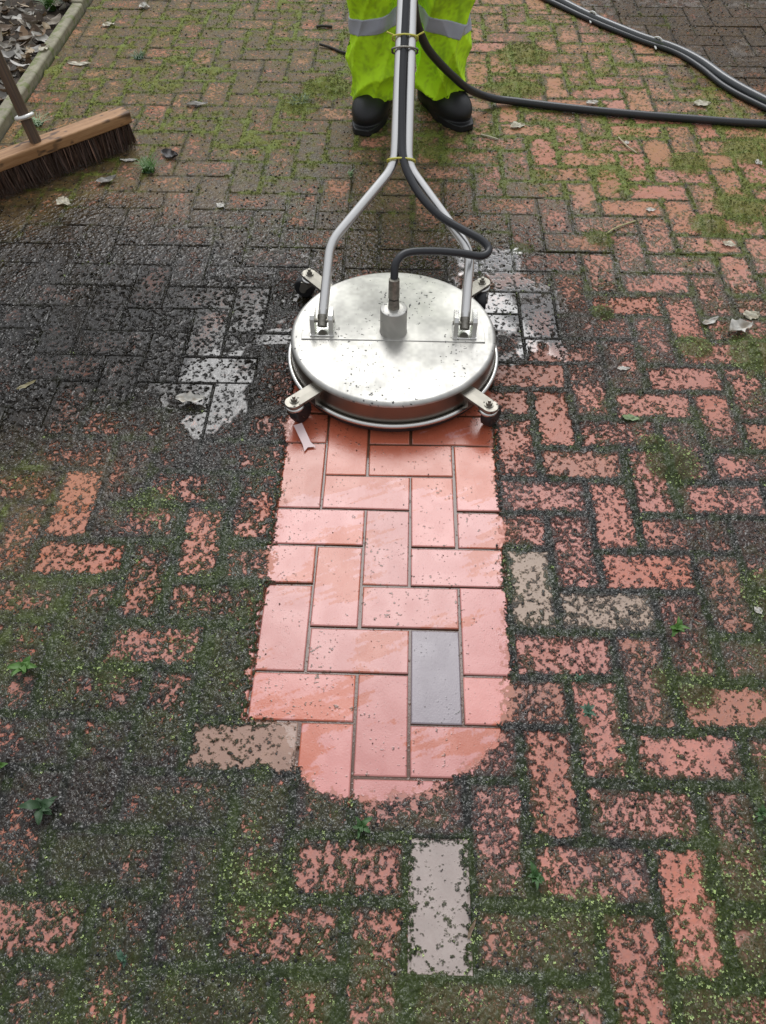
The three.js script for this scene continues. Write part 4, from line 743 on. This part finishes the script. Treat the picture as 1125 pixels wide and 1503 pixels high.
// ---------------------------------------------------------------- weeds growing in the joints
{
  const mats = { bright: leafMat(0.09, 0.21, 0.03, 0.3), mid: leafMat(0.05, 0.13, 0.03, 0.3), blue: leafMat(0.07, 0.15, 0.09, 0.3), dark: leafMat(0.025, 0.07, 0.02, 0.25), pale: leafMat(0.32, 0.44, 0.24, 0.3) };
  function weed(x, z, n, len, wid, mat, seed, label, lift = 0.5) { // rosette of leaves on a short stem
    const g = thing('weed', [x, 0, z], label, 'weed', 'weeds in the joints'), r = rng(seed);
    const st = new THREE.CylinderGeometry(0.0012, 0.002, 0.02, 6); st.translate(0, 0.009, 0); mesh('stem', st, mats.dark, g);
    n = Math.round(n * 1.5); for (let k = 0; k < n; k++) { const l = len * 0.7 * (0.4 + 0.7 * r()), o = mesh('leaf', leafGeometry(l, wid * 0.72 * (0.6 + 0.6 * r()), -0.16 - 0.22 * r(), 0.2, seed * 31 + k, 7, 4).translate(l * 0.5, 0, 0), mat, g); o.position.set(0, 0.006 + 0.009 * r(), 0); o.rotation.set(0, k / n * 6.283 + r() * 1.5, lift * (0.4 + 2.0 * r()), 'YXZ'); }
    return g;
  }
  weed(-0.758, -0.193, 7, 0.055, 0.022, mats.bright, 101, 'leafy bright green weed on dark mossy bricks left of the strip', 0.35);
  weed(-0.748, 0.005, 4, 0.05, 0.028, mats.bright, 102, 'small bright green weed among the blackest bricks', 0.4);
  weed(-0.645, 0.075, 5, 0.06, 0.026, mats.dark, 103, 'dark green weed flattened in black grime', 0.2);
  weed(-0.083, 0.092, 6, 0.035, 0.014, mats.mid, 104, 'small green weed just below the end of the washed strip', 0.4);
  weed(-0.447, 0.304, 5, 0.028, 0.011, mats.blue, 105, 'tiny bluish seedling in the moss', 0.5);
  weed(0.213, 0.165, 8, 0.036, 0.018, mats.mid, 106, 'broad leaved green weed in a joint near the pale grey brick', 0.5);
  weed(0.544, -0.314, 8, 0.042, 0.017, mats.bright, 107, 'bright yellow green weed by a black brick and the buff bricks', 0.5);
  weed(0.338, -0.131, 6, 0.042, 0.014, mats.blue, 108, 'bluish green weed in a joint right of the washed strip', 0.3);
  weed(0.33, -0.20, 3, 0.022, 0.009, mats.blue, 109, 'tiny bluish seedling above the bluish green weed', 0.4);
  weed(-0.212, -2.058, 5, 0.05, 0.018, mats.pale, 110, 'pale green weed near the foot of the handle fork', 0.7);
  weed(0.62, 0.05, 4, 0.025, 0.012, mats.mid, 111, 'small green weed beside the thick dark moss', 0.4);
  const blade = (g, n, h, spread, mat, seed) => { const r = rng(seed), P = []; for (let k = 0; k < n; k++) { const a = r() * 6.28, l = h * (0.5 + 0.6 * r()), s = spread * (0.4 + 0.7 * r()), w = 0.0016 + 0.0014 * r(), bx = (r() - 0.5) * 0.035, bz = (r() - 0.5) * 0.03, ca = Math.cos(a), sa = Math.sin(a); const at = (t, o) => [bx + ca * s * t * t - sa * o, l * (t - 0.3 * t * t), bz + sa * s * t * t + ca * o]; for (let q = 0; q < 3; q++) { const t0 = q / 3, t1 = (q + 1) / 3, w0 = w * (1 - t0 * 0.8), w1 = w * (1 - t1 * 0.95); P.push(...at(t0, w0), ...at(t1, w1), ...at(t0, -w0), ...at(t1, w1), ...at(t1, -w1), ...at(t0, -w0)); } } const bg = new THREE.BufferGeometry(); bg.setAttribute('position', new THREE.Float32BufferAttribute(P, 3)); bg.computeVertexNormals(); const o = mesh('blades', bg, mat, g); o.userData.kind = 'stuff'; };
  for (const [x, z, n, h, s, mat, seed, label] of [[-0.915, -2.10, 90, 0.055, 0.055, mats.bright, 201, 'bright green grass tuft on the bricks in front of the broom'], [-1.66, -3.50, 160, 0.10, 0.08, mats.bright, 202, 'tall bright green grass tuft in the leaf bed by the edging'], [-0.438, -2.60, 60, 0.045, 0.05, mats.mid, 203, 'low green grass tuft growing through a moss cushion by the boots'], [-1.40, -2.42, 60, 0.04, 0.06, mats.pale, 204, 'pale grey green tuft behind the broom handle'], [-1.147, -3.0, 40, 0.03, 0.05, mats.mid, 205, 'sparse green grass tuft on olive moss near the long cream leaf']]) { const g = thing('grass_tuft', [x, 0, z], label, 'grass', 'grass tufts'); blade(g, n, h, s, mat, seed); const c = new THREE.SphereGeometry(0.02, 10, 6); c.scale(1, 0.35, 1); mesh('crown', c, mats.dark, g); }
}
renderer.render(scene, camera);
